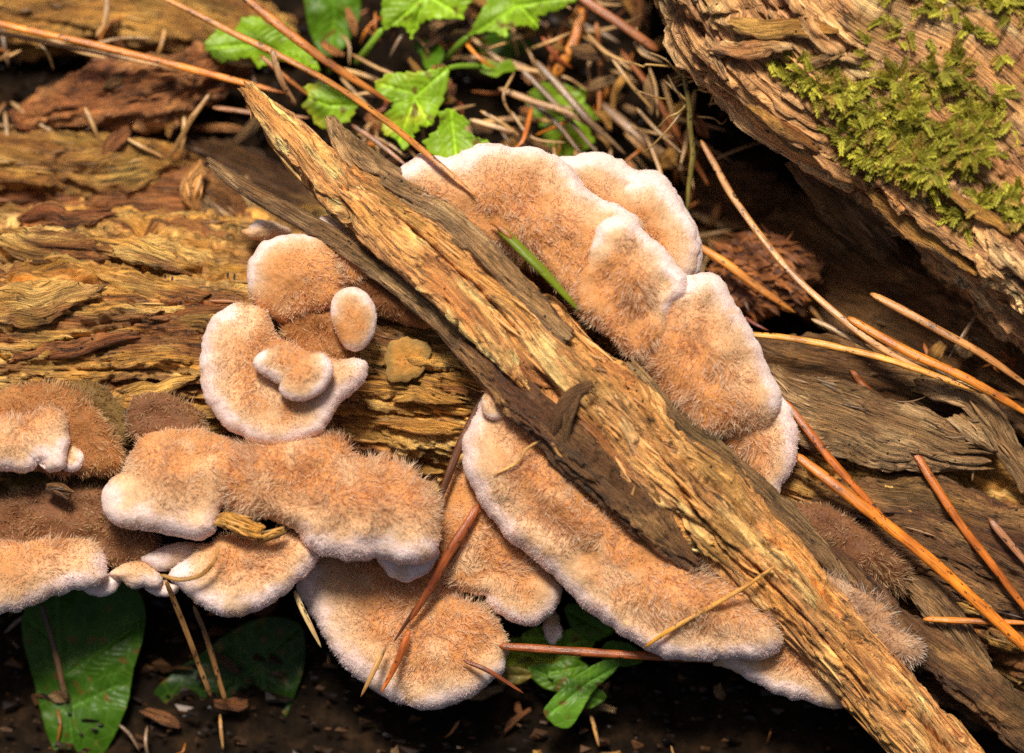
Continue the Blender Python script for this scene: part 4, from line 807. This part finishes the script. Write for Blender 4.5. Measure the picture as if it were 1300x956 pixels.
# ------------------------------------------------------------------ green plants
GL = srgb(140, 178, 34); GD = srgb(78, 116, 16); GY_ = srgb(178, 188, 50)
PL = 'leaves of the low plant behind the branch'
leaf('toothed green leaf beneath the speckled needle, farthest out on the plant', [(257, 57), (277, 35), (296, 41), (308, 22), (325, 20), (341, 31), (355, 25), (371, 38), (388, 58), (408, 90), (388, 84), (365, 78), (345, 80), (328, 87), (318, 73), (277, 79)], (330, 55), -130, ribs=[[(262, 62), (330, 55), (405, 88)]], colr=GL, seed=501, group=PL, smooth=False)
leaf('narrow upright green leaf with pale midrib beside the thick needle', [(385, -30), (420, -40), (452, -25), (458, 15), (446, 48), (428, 68), (410, 70), (396, 48), (388, 15)], (424, 15), -190, ribs=[[(420, -40), (424, 15), (418, 95)]], colr=GD * 1.2, seed=502, group=PL)
leaf('broad toothed green leaf with pale stalk at the top of the plant', [(486, -20), (484, 20), (487, 38), (500, 33), (517, 36), (522, 50), (530, 36), (538, 27), (560, 24), (588, 25), (592, 10), (610, -10), (590, -40), (520, -45)], (540, -5), -130, ribs=[[(600, -30), (540, -5), (487, 40)], [(540, -5), (522, 48)], [(545, -5), (588, 22)]], colr=GL, seed=503, group=PL, smooth=False)
leaf('large toothed bright green leaf reaching towards the mossy log', [(594, 46), (605, 42), (619, 40), (630, 42), (641, 49), (648, 34), (665, 33), (684, 38), (684, 20), (708, 14), (738, -2), (720, -30), (650, -30), (618, 0), (604, 26)], (655, 8), -140, ribs=[[(596, 46), (655, 8), (735, -5)], [(640, 18), (642, 46)], [(660, 6), (684, 34)]], colr=GL * 0.95, seed=504, group=PL, smooth=False)
leaf('shiny yellow-green lobed leaf at the plant middle', [(476, 104), (492, 93), (530, 91), (555, 87), (571, 84), (569, 108), (562, 130), (548, 160), (534, 162), (522, 178), (513, 193), (502, 176), (486, 171), (484, 150), (500, 132), (484, 124), (478, 116)], (526, 124), -95, ribs=[[(570, 85), (526, 124), (505, 185)], [(530, 120), (482, 106)], [(526, 124), (545, 158)]], colr=GL, colvar=GY_, seed=505, group=PL, smooth=False)
leaf('pointed bright green leaf tip touching the big fused caps', [(537, 180), (559, 160), (556, 142), (573, 137), (598, 156), (588, 162), (602, 172), (622, 181), (606, 190), (590, 205), (560, 205), (545, 195)], (574, 174), -75, ribs=[[(572, 140), (576, 172), (580, 205)]], colr=GL * 1.05, seed=506, group=PL, smooth=False)
leaf('holed yellowish green leaf between the branch tip and the speckled needle', [(384, 110), (406, 104), (440, 118), (455, 134), (446, 152), (420, 167), (402, 160), (392, 143), (382, 136), (392, 122)], (418, 134), -105, ribs=[[(452, 134), (418, 134), (386, 124)]], colr=GL, colvar=GY_, seed=507, group=PL, smooth=False)
leaf('small dark green leaflet under the broad toothed leaf', [(524, 58), (541, 50), (556, 56), (564, 68), (557, 85), (541, 88), (535, 72)], (546, 70), -165, colr=GD * 1.3, seed=508, group=PL)
leaf('little rounded green leaflet in the middle of the plant', [(608, 88), (618, 77), (633, 80), (648, 76), (655, 90), (642, 92), (627, 98)], (632, 86), -150, colr=GL * 0.9, seed=509, group=PL)
leaf('toothed green leaf crossed by grey needles behind the fused caps', [(670, 118), (690, 104), (712, 106), (748, 113), (742, 130), (764, 152), (742, 150), (756, 181), (734, 199), (706, 203), (690, 178), (683, 152), (668, 141)], (712, 150), -170, ribs=[[(750, 115), (712, 150), (712, 200)]], colr=GL * 0.8, seed=510, group=PL, smooth=False)
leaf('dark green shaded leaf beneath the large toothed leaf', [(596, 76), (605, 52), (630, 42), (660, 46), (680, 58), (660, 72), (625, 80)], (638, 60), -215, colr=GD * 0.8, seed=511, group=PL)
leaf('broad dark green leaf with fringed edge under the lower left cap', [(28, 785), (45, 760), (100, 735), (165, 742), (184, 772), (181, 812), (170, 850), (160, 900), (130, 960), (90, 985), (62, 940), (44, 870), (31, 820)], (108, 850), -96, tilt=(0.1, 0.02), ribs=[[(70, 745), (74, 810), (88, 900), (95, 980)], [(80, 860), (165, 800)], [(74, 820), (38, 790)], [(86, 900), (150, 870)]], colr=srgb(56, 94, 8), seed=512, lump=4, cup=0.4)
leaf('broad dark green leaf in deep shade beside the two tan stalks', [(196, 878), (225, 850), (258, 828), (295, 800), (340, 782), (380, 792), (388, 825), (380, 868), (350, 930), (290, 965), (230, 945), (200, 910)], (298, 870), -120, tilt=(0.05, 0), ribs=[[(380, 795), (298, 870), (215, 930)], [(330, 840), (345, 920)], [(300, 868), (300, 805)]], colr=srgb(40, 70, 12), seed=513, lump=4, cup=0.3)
leaf('green grass blade tip below the tongue-shaped cap', [(690, 905), (715, 872), (742, 851), (768, 838), (788, 840), (778, 855), (752, 880), (722, 925)], (744, 866), -40, ribs=[[(700, 905), (748, 866), (784, 846)]], colr=srgb(92, 138, 34), seed=514, cat='grass', name='grass_blade', lump=2)
SL = 'small leaves below the tongue-shaped cap'
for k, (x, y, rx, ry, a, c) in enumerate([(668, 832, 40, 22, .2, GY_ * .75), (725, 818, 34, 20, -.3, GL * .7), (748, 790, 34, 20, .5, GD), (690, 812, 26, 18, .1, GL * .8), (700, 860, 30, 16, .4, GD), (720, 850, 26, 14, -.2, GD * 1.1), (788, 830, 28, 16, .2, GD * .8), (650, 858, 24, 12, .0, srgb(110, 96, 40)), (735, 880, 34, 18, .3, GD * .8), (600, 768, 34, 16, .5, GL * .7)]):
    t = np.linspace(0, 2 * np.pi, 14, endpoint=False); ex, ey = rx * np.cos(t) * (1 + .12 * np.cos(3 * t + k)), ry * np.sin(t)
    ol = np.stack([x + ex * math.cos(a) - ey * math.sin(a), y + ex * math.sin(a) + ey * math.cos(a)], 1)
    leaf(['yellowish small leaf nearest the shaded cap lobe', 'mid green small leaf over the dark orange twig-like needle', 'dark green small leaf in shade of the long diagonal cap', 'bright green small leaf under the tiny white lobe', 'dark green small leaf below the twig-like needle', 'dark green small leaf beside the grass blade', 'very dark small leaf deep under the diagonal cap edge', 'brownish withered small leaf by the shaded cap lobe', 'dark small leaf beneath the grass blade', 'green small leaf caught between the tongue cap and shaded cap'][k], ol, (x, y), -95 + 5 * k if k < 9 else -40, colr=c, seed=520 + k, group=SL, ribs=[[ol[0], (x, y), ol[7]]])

# stalks of the plant
PSt = 'pale green leaf stalks'
for k, r in enumerate([[(486, 36, -128), (468, 60, -140), (450, 82, -170)], [(594, 46, -142), (578, 62, -160), (566, 78, -190)], [(612, 84, -150), (580, 84, -120), (560, 90, -100)], [(420, 68, -190), (418, 95, -220)]]):
    needle('leaf_stalk', r, 11 - k, srgb(140, 178, 60), ['pale green stalk of the broad toothed leaf', 'green stalk of the large bright leaf', 'short green stalk joining two leaflets', 'thin green stalk of the narrow upright leaf'][k], 'stalk', PSt, seed=60 + k, taper=(.9, .8), mat=M_LEAF, groove=False)
# green broken stalk lying on the fused caps
st = thing('green_stalk', 'broken green stalk with withered brown end lying against the fused caps', 'stalk', (680, 340, 80))
needle('stalk', [(632, 288, 78), (655, 310, 88), (690, 345, 96), (720, 378, 94), (738, 398, 86)], 17, srgb(120, 136, 30), parent=st, seed=71, taper=(.8, .15), mat=M_LEAF, flat=.5)
needle('withered_end', [(622, 284, 76), (630, 286, 82), (642, 296, 86), (652, 306, 88)], 18, srgb(150, 90, 30), parent=st, seed=72, taper=(.5, .6), groove=False)

# ------------------------------------------------------------------ pine needles and straws seen clearly
OR = srgb(202, 122, 36); BR = srgb(164, 98, 40); TN = srgb(186, 140, 84); DK = srgb(92, 54, 30); RD = srgb(150, 74, 30); YL = srgb(214, 150, 62); GR = srgb(132, 108, 84)
NG = 'fallen pine needles'
NE = [
 ('long glossy orange needle crossing the yellow logs', [(-30, 20, -105), (0, 30, -102), (120, 57, -98), (250, 90, -94), (362, 118, -92)], 10, OR * 1.15),
 ('dull tan needle lying just under the long glossy orange one', [(-20, 38, -120), (60, 54, -116), (150, 72, -116), (230, 88, -122)], 7, TN * .85),
 ('long black-speckled needle whose end is stuck into the fused caps', [(205, -4, -90), (300, 44, -70), (400, 94, -40), (480, 146, 10), (540, 194, 62), (605, 250, 84)], 9.5, srgb(188, 122, 50)),
 ('thick orange-brown needle above the speckled needle', [(305, -8, -70), (400, 68, -62), (497, 131, -70)], 14, srgb(184, 112, 44)),
 ('short brown needle under the branch spur', [(446, 158, -80), (480, 182, -72), (518, 212, -60)], 9, srgb(150, 100, 66)),
 ('thin orange needle passing under the branch tip', [(330, 70, -110), (362, 98, -106), (395, 124, -108)], 8, BR),
 ('long pale tan needle from the rootlets past the shaggy lump', [(890, 178, -60), (905, 205, -52), (936, 258, -40), (1000, 342, -10), (1075, 410, 18), (1140, 454, 30), (1215, 486, 34)], 10, srgb(196, 142, 84)),
 ('broad orange needle running into the frame edge beside the tan needle', [(1076, 403, 20), (1153, 447, 34), (1228, 481, 40), (1320, 535, 40)], 14, OR),
 ('yellow needle with black spots sprouting from behind the fused caps', [(950, 424, 10), (1000, 429, 18), (1060, 440, 26), (1140, 461, 34), (1250, 500, 36)], 10, YL),
 ('short pointed orange needle over the shaggy lump', [(880, 308, -70), (920, 333, -66), (965, 367, -62), (1010, 397, -60)], 13, srgb(200, 128, 50)),
 ('pointed tan needle below the mossy log', [(1105, 373, -20), (1150, 396, -6), (1200, 424, 2), (1250, 452, 4), (1320, 500, 4)], 12, srgb(178, 122, 66)),
 ('reddish needle meeting the thick orange one beside the fused caps', [(996, 508, 10), (1030, 552, 24), (1066, 597, 32), (1125, 660, 38)], 13, srgb(172, 92, 28)),
 ('thickest glossy orange needle running down across the striated slab', [(1008, 576, 22), (1081, 632, 40), (1180, 710, 46), (1300, 820, 44), (1350, 868, 42)], 17, srgb(206, 120, 32)),
 ('reddish orange needle slipping under the grey bark slab', [(1080, 470, -16), (1110, 504, -10), (1134, 530, -14), (1165, 580, 10), (1211, 653, 24), (1265, 724, 26), (1320, 795, 24)], 12, srgb(178, 98, 30)),
 ('blunt tan-pink needle end beside the frame of the striated slab', [(1256, 658, 22), (1275, 682, 26), (1320, 735, 26)], 15, srgb(168, 116, 80)),
 ('horizontal orange needle with dark cut end near the branch foot', [(1172, 786, 34), (1200, 787, 36), (1320, 792, 34)], 10, srgb(194, 116, 36)),
 ('dark brown needle tucked beside the long diagonal cap', [(622, 492, 24), (610, 512, 26), (586, 560, 30), (560, 628, 34), (544, 664, 30)], 13, DK),
 ('glossy reddish brown needle leaning between the two hairy caps', [(608, 640, 36), (592, 668, 42), (570, 702, 46), (545, 748, 44), (520, 790, 38)], 17, srgb(140, 72, 34)),
 ('thin dark needle lying along the glossy reddish one', [(585, 690, 34), (550, 740, 38), (500, 815, 36)], 7, DK),
 ('short orange needle end on the shaded cap', [(520, 800, 42), (505, 838, 42), (484, 880, 36)], 15, srgb(190, 100, 40)),
 ('tan straw beside the short orange needle on the shaded cap', [(490, 818, 36), (478, 845, 38), (458, 885, 34)], 10, TN),
 ('dark orange twig-like needle lying below the long diagonal cap', [(634, 820, 20), (740, 828, 24), (830, 833, 20), (978, 840, 8)], 13, srgb(150, 78, 30)),
 ('thin dark red needle on the right lobe of the shaded cap', [(588, 838, 40), (620, 852, 42), (665, 880, 34)], 8, srgb(120, 62, 32)),
 ('tan stalk hanging from under the lower fused cap', [(210, 736, 60), (222, 765, 40), (238, 805, 10), (268, 885, -40)], 8.5, srgb(168, 124, 72)),
 ('second thinner tan stalk behind the first under the fused cap', [(246, 768, -10), (262, 810, -25), (286, 890, -50)], 8, srgb(140, 100, 56)),
 ('dark stalk lying over the broad fringed leaf', [(52, 765, -60), (66, 812, -66), (84, 890, -66)], 9, srgb(88, 62, 40)),
 ('pale straw sliver stuck to the shaded cap edge', [(374, 750, 24), (386, 778, 26), (408, 822, 22)], 10, srgb(200, 170, 116)),
 ('curved dry grass strand looped over the lower fused caps', [(203, 730, 78), (228, 736, 88), (255, 730, 94), (272, 712, 98), (279, 688, 98)], 7, srgb(170, 126, 62)),
 ('thin yellow stem lying over the long diagonal cap', [(818, 822, 76), (850, 800, 88), (900, 772, 92), (945, 745, 96), (986, 717, 100)], 7, srgb(196, 140, 54)),
 ('brown twig pointing at the mossy log top', [(728, -10, -120), (790, 32, -112), (836, 64, -110)], 15, srgb(160, 98, 58)),
 ('orange needle descending behind the hanging rootlet', [(788, 62, -150), (820, 105, -146), (862, 172, -140), (900, 236, -140)], 10, srgb(176, 104, 50)),
 ('upright brown needle behind the green plant', [(757, 28, -170), (762, 90, -165), (760, 145, -160)], 9, srgb(170, 106, 52)),
 ('broad orange dead strip among the top litter', [(740, 10, -170), (728, 55, -160), (702, 100, -160)], 17, srgb(206, 128, 40)),
 ('dull orange dead strip beside the broad one in the top litter', [(722, 22, -190), (706, 62, -184), (692, 110, -184)], 13, srgb(168, 98, 40)),
 ('dark-tipped needle with black bands over the green leaf', [(678, 76, -130), (712, 112, -116), (750, 155, -104), (795, 196, -110)], 13, srgb(120, 94, 66)),
 ('tan straw crossing the dark-tipped needle', [(633, 112, -128), (680, 130, -118), (720, 143, -112), (764, 168, -112)], 10, srgb(172, 130, 82)),
 ('grey needle across the leaf behind the fused caps', [(662, 88, -140), (700, 126, -130), (758, 194, -120)], 9, GR),
 ('thin dark needle across the leaf behind the fused caps', [(660, 118, -140), (700, 150, -130), (742, 200, -120)], 7, srgb(110, 82, 62)),
 ('grey-brown stick in the top litter beside the banded needle', [(762, 130, -170), (810, 172, -150), (868, 218, -150)], 18, srgb(128, 98, 70)),
 ('pale straw at the leaf tip above the fused caps', [(596, 152, -100), (625, 160, -96), (655, 168, -96)], 11, srgb(196, 160, 118)),
 ('short orange needle standing behind the fused caps', [(676, 136, -120), (664, 178, -90), (650, 190, -90)], 10, srgb(196, 112, 38)),
 ('pale twig above the yellow log', [(136, -8, -140), (134, 25, -136), (122, 48, -140)], 10, srgb(180, 140, 94)),
 ('thin curled straw over the dark grey stick', [(268, 118, -120), (244, 150, -116), (232, 172, -120), (214, 200, -130)], 8, srgb(170, 128, 76)),
 ('pointed straw tip beside the branch end', [(270, 136, -120), (320, 143, -110), (395, 150, -110)], 8, srgb(160, 110, 72)),
 ('thorn-like splinter sticking up by the branch end', [(376, 134, -60), (356, 100, -40), (345, 62, -40)], 10, srgb(168, 128, 88)),
 ('small tan straw under the bark slab end', [(1232, 570, -10), (1236, 592, -6), (1234, 612, -6)], 8, srgb(130, 100, 70)),
 ('pale sliver below the tan needle', [(1030, 405, -10), (1070, 424, 0), (1110, 446, 2)], 9, srgb(190, 156, 112)),
 ('thin grey straw under the pointed tan needle', [(1240, 398, -30), (1220, 430, -20), (1203, 456, -20)], 8, srgb(130, 104, 76)),
 ('small dark red needle by the shaggy lump', [(945, 402, -60), (960, 412, -52), (976, 420, -50)], 12, srgb(120, 52, 36)),
]
for k, (lab, pts, wd_, c) in enumerate(NE):
    blunt = 'stalk' in lab or 'twig' in lab or 'stick' in lab or 'strip' in lab
    nm = 'stalk' if 'stalk' in lab or 'stem' in lab else 'twig' if ('twig' in lab and 'needle' not in lab) or 'stick' in lab else 'straw' if 'straw' in lab or 'strand' in lab or 'sliver' in lab or 'splinter' in lab or 'strip' in lab else 'pine_needle'
    needle(nm, pts, wd_, c, lab, nm.replace('_', ' '), NG if nm == 'pine_needle' else None, seed=k + 1, taper=(.7, .8) if blunt else (.65, .2))

# hanging rootlets beside the mossy log
rt = thing('rootlet_tangle', 'greenish hanging root strand with fine yellow rootlets beside the mossy log', 'root', (875, 200, -60))
needle('root_strand', [(868, 90, -40), (876, 140, -40), (878, 200, -50), (874, 270, -70)], 8, srgb(120, 108, 52), parent=rt, seed=81, taper=(.7, .6), wob=3, groove=False)
for k in range(16):
    x, y = RNG.uniform(835, 900), RNG.uniform(75, 150); a = RNG.uniform(-0.5, 1.3) if k % 3 else RNG.uniform(2.2, 3.6); L = RNG.uniform(35, 90)
    pts = [(x, y, -50), (x + L * .35 * math.cos(a) + RNG.normal(0, 6), y + L * .35 * math.sin(a) + RNG.normal(0, 6), -40), (x + L * .7 * math.cos(a) + RNG.normal(0, 6), y + L * .7 * math.sin(a) + RNG.normal(0, 8), -42), (x + L * math.cos(a), y + L * math.sin(a), -55)]
    needle('rootlet', pts, RNG.uniform(2.4, 4.2), srgb(176, 142, 80) * RNG.uniform(.6, 1.05), parent=rt, seed=90 + k, wob=1.5, groove=False)
# fine rootlets on the long diagonal cap and on the branch
for k, (lab, pts, w_) in enumerate([('fine tan rootlet looping on the long diagonal cap', [(692, 556, 92), (668, 570, 88), (655, 588, 88), (625, 603, 84)], 4.5), ('pale forked fibre where the branch meets the diagonal cap', [(700, 560, 108), (712, 580, 104), (730, 592, 98), (738, 602, 92)], 6),
        ('thin curled bark thread on the branch side', [(806, 618, 104), (800, 642, 100), (806, 662, 96)], 3.5)]):
    needle('rootlet', pts, w_, srgb(190, 146, 84), lab, 'root', seed=120 + k, groove=False)

# ------------------------------------------------------------------ loose litter filling the gaps
zones = [((420, -20, 900, 290), 200, 1.0, 'in the litter behind the fused caps'), ((-20, 40, 330, 300), 40, 1.0, 'in the gaps between the background logs'), ((860, 190, 1300, 470), 34, 1.0, 'in the hollow under the mossy log'),
         ((-20, 760, 760, 990), 30, .8, 'on the dark soil below the lower caps'), ((980, 430, 1310, 640), 14, .7, 'around the grey bark slab'), ((750, 845, 1310, 990), 16, .8, 'on the soil at the branch foot')]
kn = 0
for (x0, y0, x1, y1), n, sc_, where in zones:
    for _ in range(n):
        x, y = RNG.uniform(x0, x1), RNG.uniform(y0, y1); a = RNG.uniform(0, math.pi); L = RNG.uniform(18, 60) * sc_
        gw = ground_w(y) + (RNG.uniform(15, 130) if y < 480 else RNG.uniform(10, 26))
        dx, dy = math.cos(a) * L / 2, math.sin(a) * L / 2; kn += 1
        if x > 880 and y < 640 and y > 420: gw = -70 + RNG.uniform(0, 16)
        if RNG.random() < 0.5:
            ci = int(RNG.integers(0, 6)); cn = ['orange', 'brown', 'tan', 'grey', 'reddish', 'dark brown'][ci]
            c = [OR, BR, TN, GR, RD, DK][ci] * RNG.uniform(.8, 1.35)
            o = needle('pine_needle', [(x - dx, y - dy, gw + RNG.uniform(-8, 8)), (x + RNG.normal(0, 3), y + RNG.normal(0, 3), gw + 6), (x + dx, y + dy, gw + RNG.uniform(-8, 14))], RNG.uniform(6, 11), c, f'short loose {cn} needle piece {where}', 'pine needle', f'short {cn} needle pieces {where}', seed=200 + kn)
        else:
            hw = RNG.uniform(4, 12) * sc_; ci = int(RNG.integers(0, 4)); cn = ['dark', 'grey-brown', 'reddish', 'yellowish'][ci]
            o, _ = wood('bark_chip', [(x - dx, y - dy, gw, hw * .6, hw * .3), (x + RNG.normal(0, 4), y + RNG.normal(0, 4), gw + 4, hw, hw * .45), (x + dx, y + dy, gw, hw * .5, hw * .3)], ['dark', 'grey', 'redbark', 'yellow'][ci], 600 + kn, ds=3.4, jag=(5, 5), tint=RNG.uniform(.6, 1.2), back=.4, edge=.4, p=.65)
            tag(o, f'small loose {cn} bark chip {where}', 'bark chip', f'{cn} bark chips {where}')

for (x0, y0, x1, y1), n, sc_, where in zones[:3]:
    for _ in range(int(n * 0.38)):
        x, y = RNG.uniform(x0, x1), RNG.uniform(y0, y1); a = RNG.uniform(-0.4, 1.9); L = RNG.uniform(40, 110); kn += 1
        gw = ground_w(y) + RNG.uniform(60, 150); dx, dy = math.cos(a) * L / 2, math.sin(a) * L / 2; cv = RNG.normal(0, 8)
        needle('straw', [(x - dx, y - dy, gw - RNG.uniform(0, 25)), (x - cv * math.sin(a), y + cv * math.cos(a), gw), (x + dx, y + dy, gw + RNG.uniform(-20, 20))], RNG.uniform(4, 9), srgb(196, 154, 98) * RNG.uniform(.6, 1.15), f'thin pale dry straw {where}', 'straw', f'pale straws {where}', seed=500 + kn, groove=bool(RNG.random() < .5))

# crumbs of soil and bark
n = 5200; rng = np.random.default_rng(9)
cx_, cy_ = rng.uniform(-80, 1380, n), rng.uniform(-160, 1040, n)
r_ = rng.uniform(2.0, 7.5, n) * rng.choice([0.6, 1, 1.5], n, p=[.5, .4, .1])
tet = np.array([[1, 0, -.5], [-.5, .87, -.5], [-.5, -.87, -.5], [0, 0, 1], [.7, .6, .5], [-.8, .2, .4]])
VV = np.stack([cx_, cy_, ground_w(cy_) + rng.uniform(0, 22, n)], 1)[:, None] + (tet[None] + rng.normal(0, .3, (n, 6, 3))) * r_[:, None, None] * np.array([1.4, .8, .6]) 
fb = np.array([[0, 1, 4], [1, 5, 4], [2, 5, 1], [2, 3, 5], [0, 3, 2], [0, 4, 3], [3, 4, 5], [0, 2, 1]])
FF = (np.arange(n)[:, None, None] * 6 + fb[None]).reshape(-1, 3)
CC = np.repeat(lerp(srgb(26, 16, 10), srgb(100, 66, 36), rng.random(n) ** 4), 6, 0)
lit = mesh_obj('litter_crumbs', P(VV.reshape(-1, 3)), [FF], M_FIBRE, None, CC, closed=False, smooth=False)
tag(lit, 'dark crumbs of bark and soil scattered over the forest floor', 'litter', kind='stuff')
print('triangles', sum(len(o.data.loops) - 2 * len(o.data.polygons) for o in bpy.data.objects if o.type == 'MESH'))
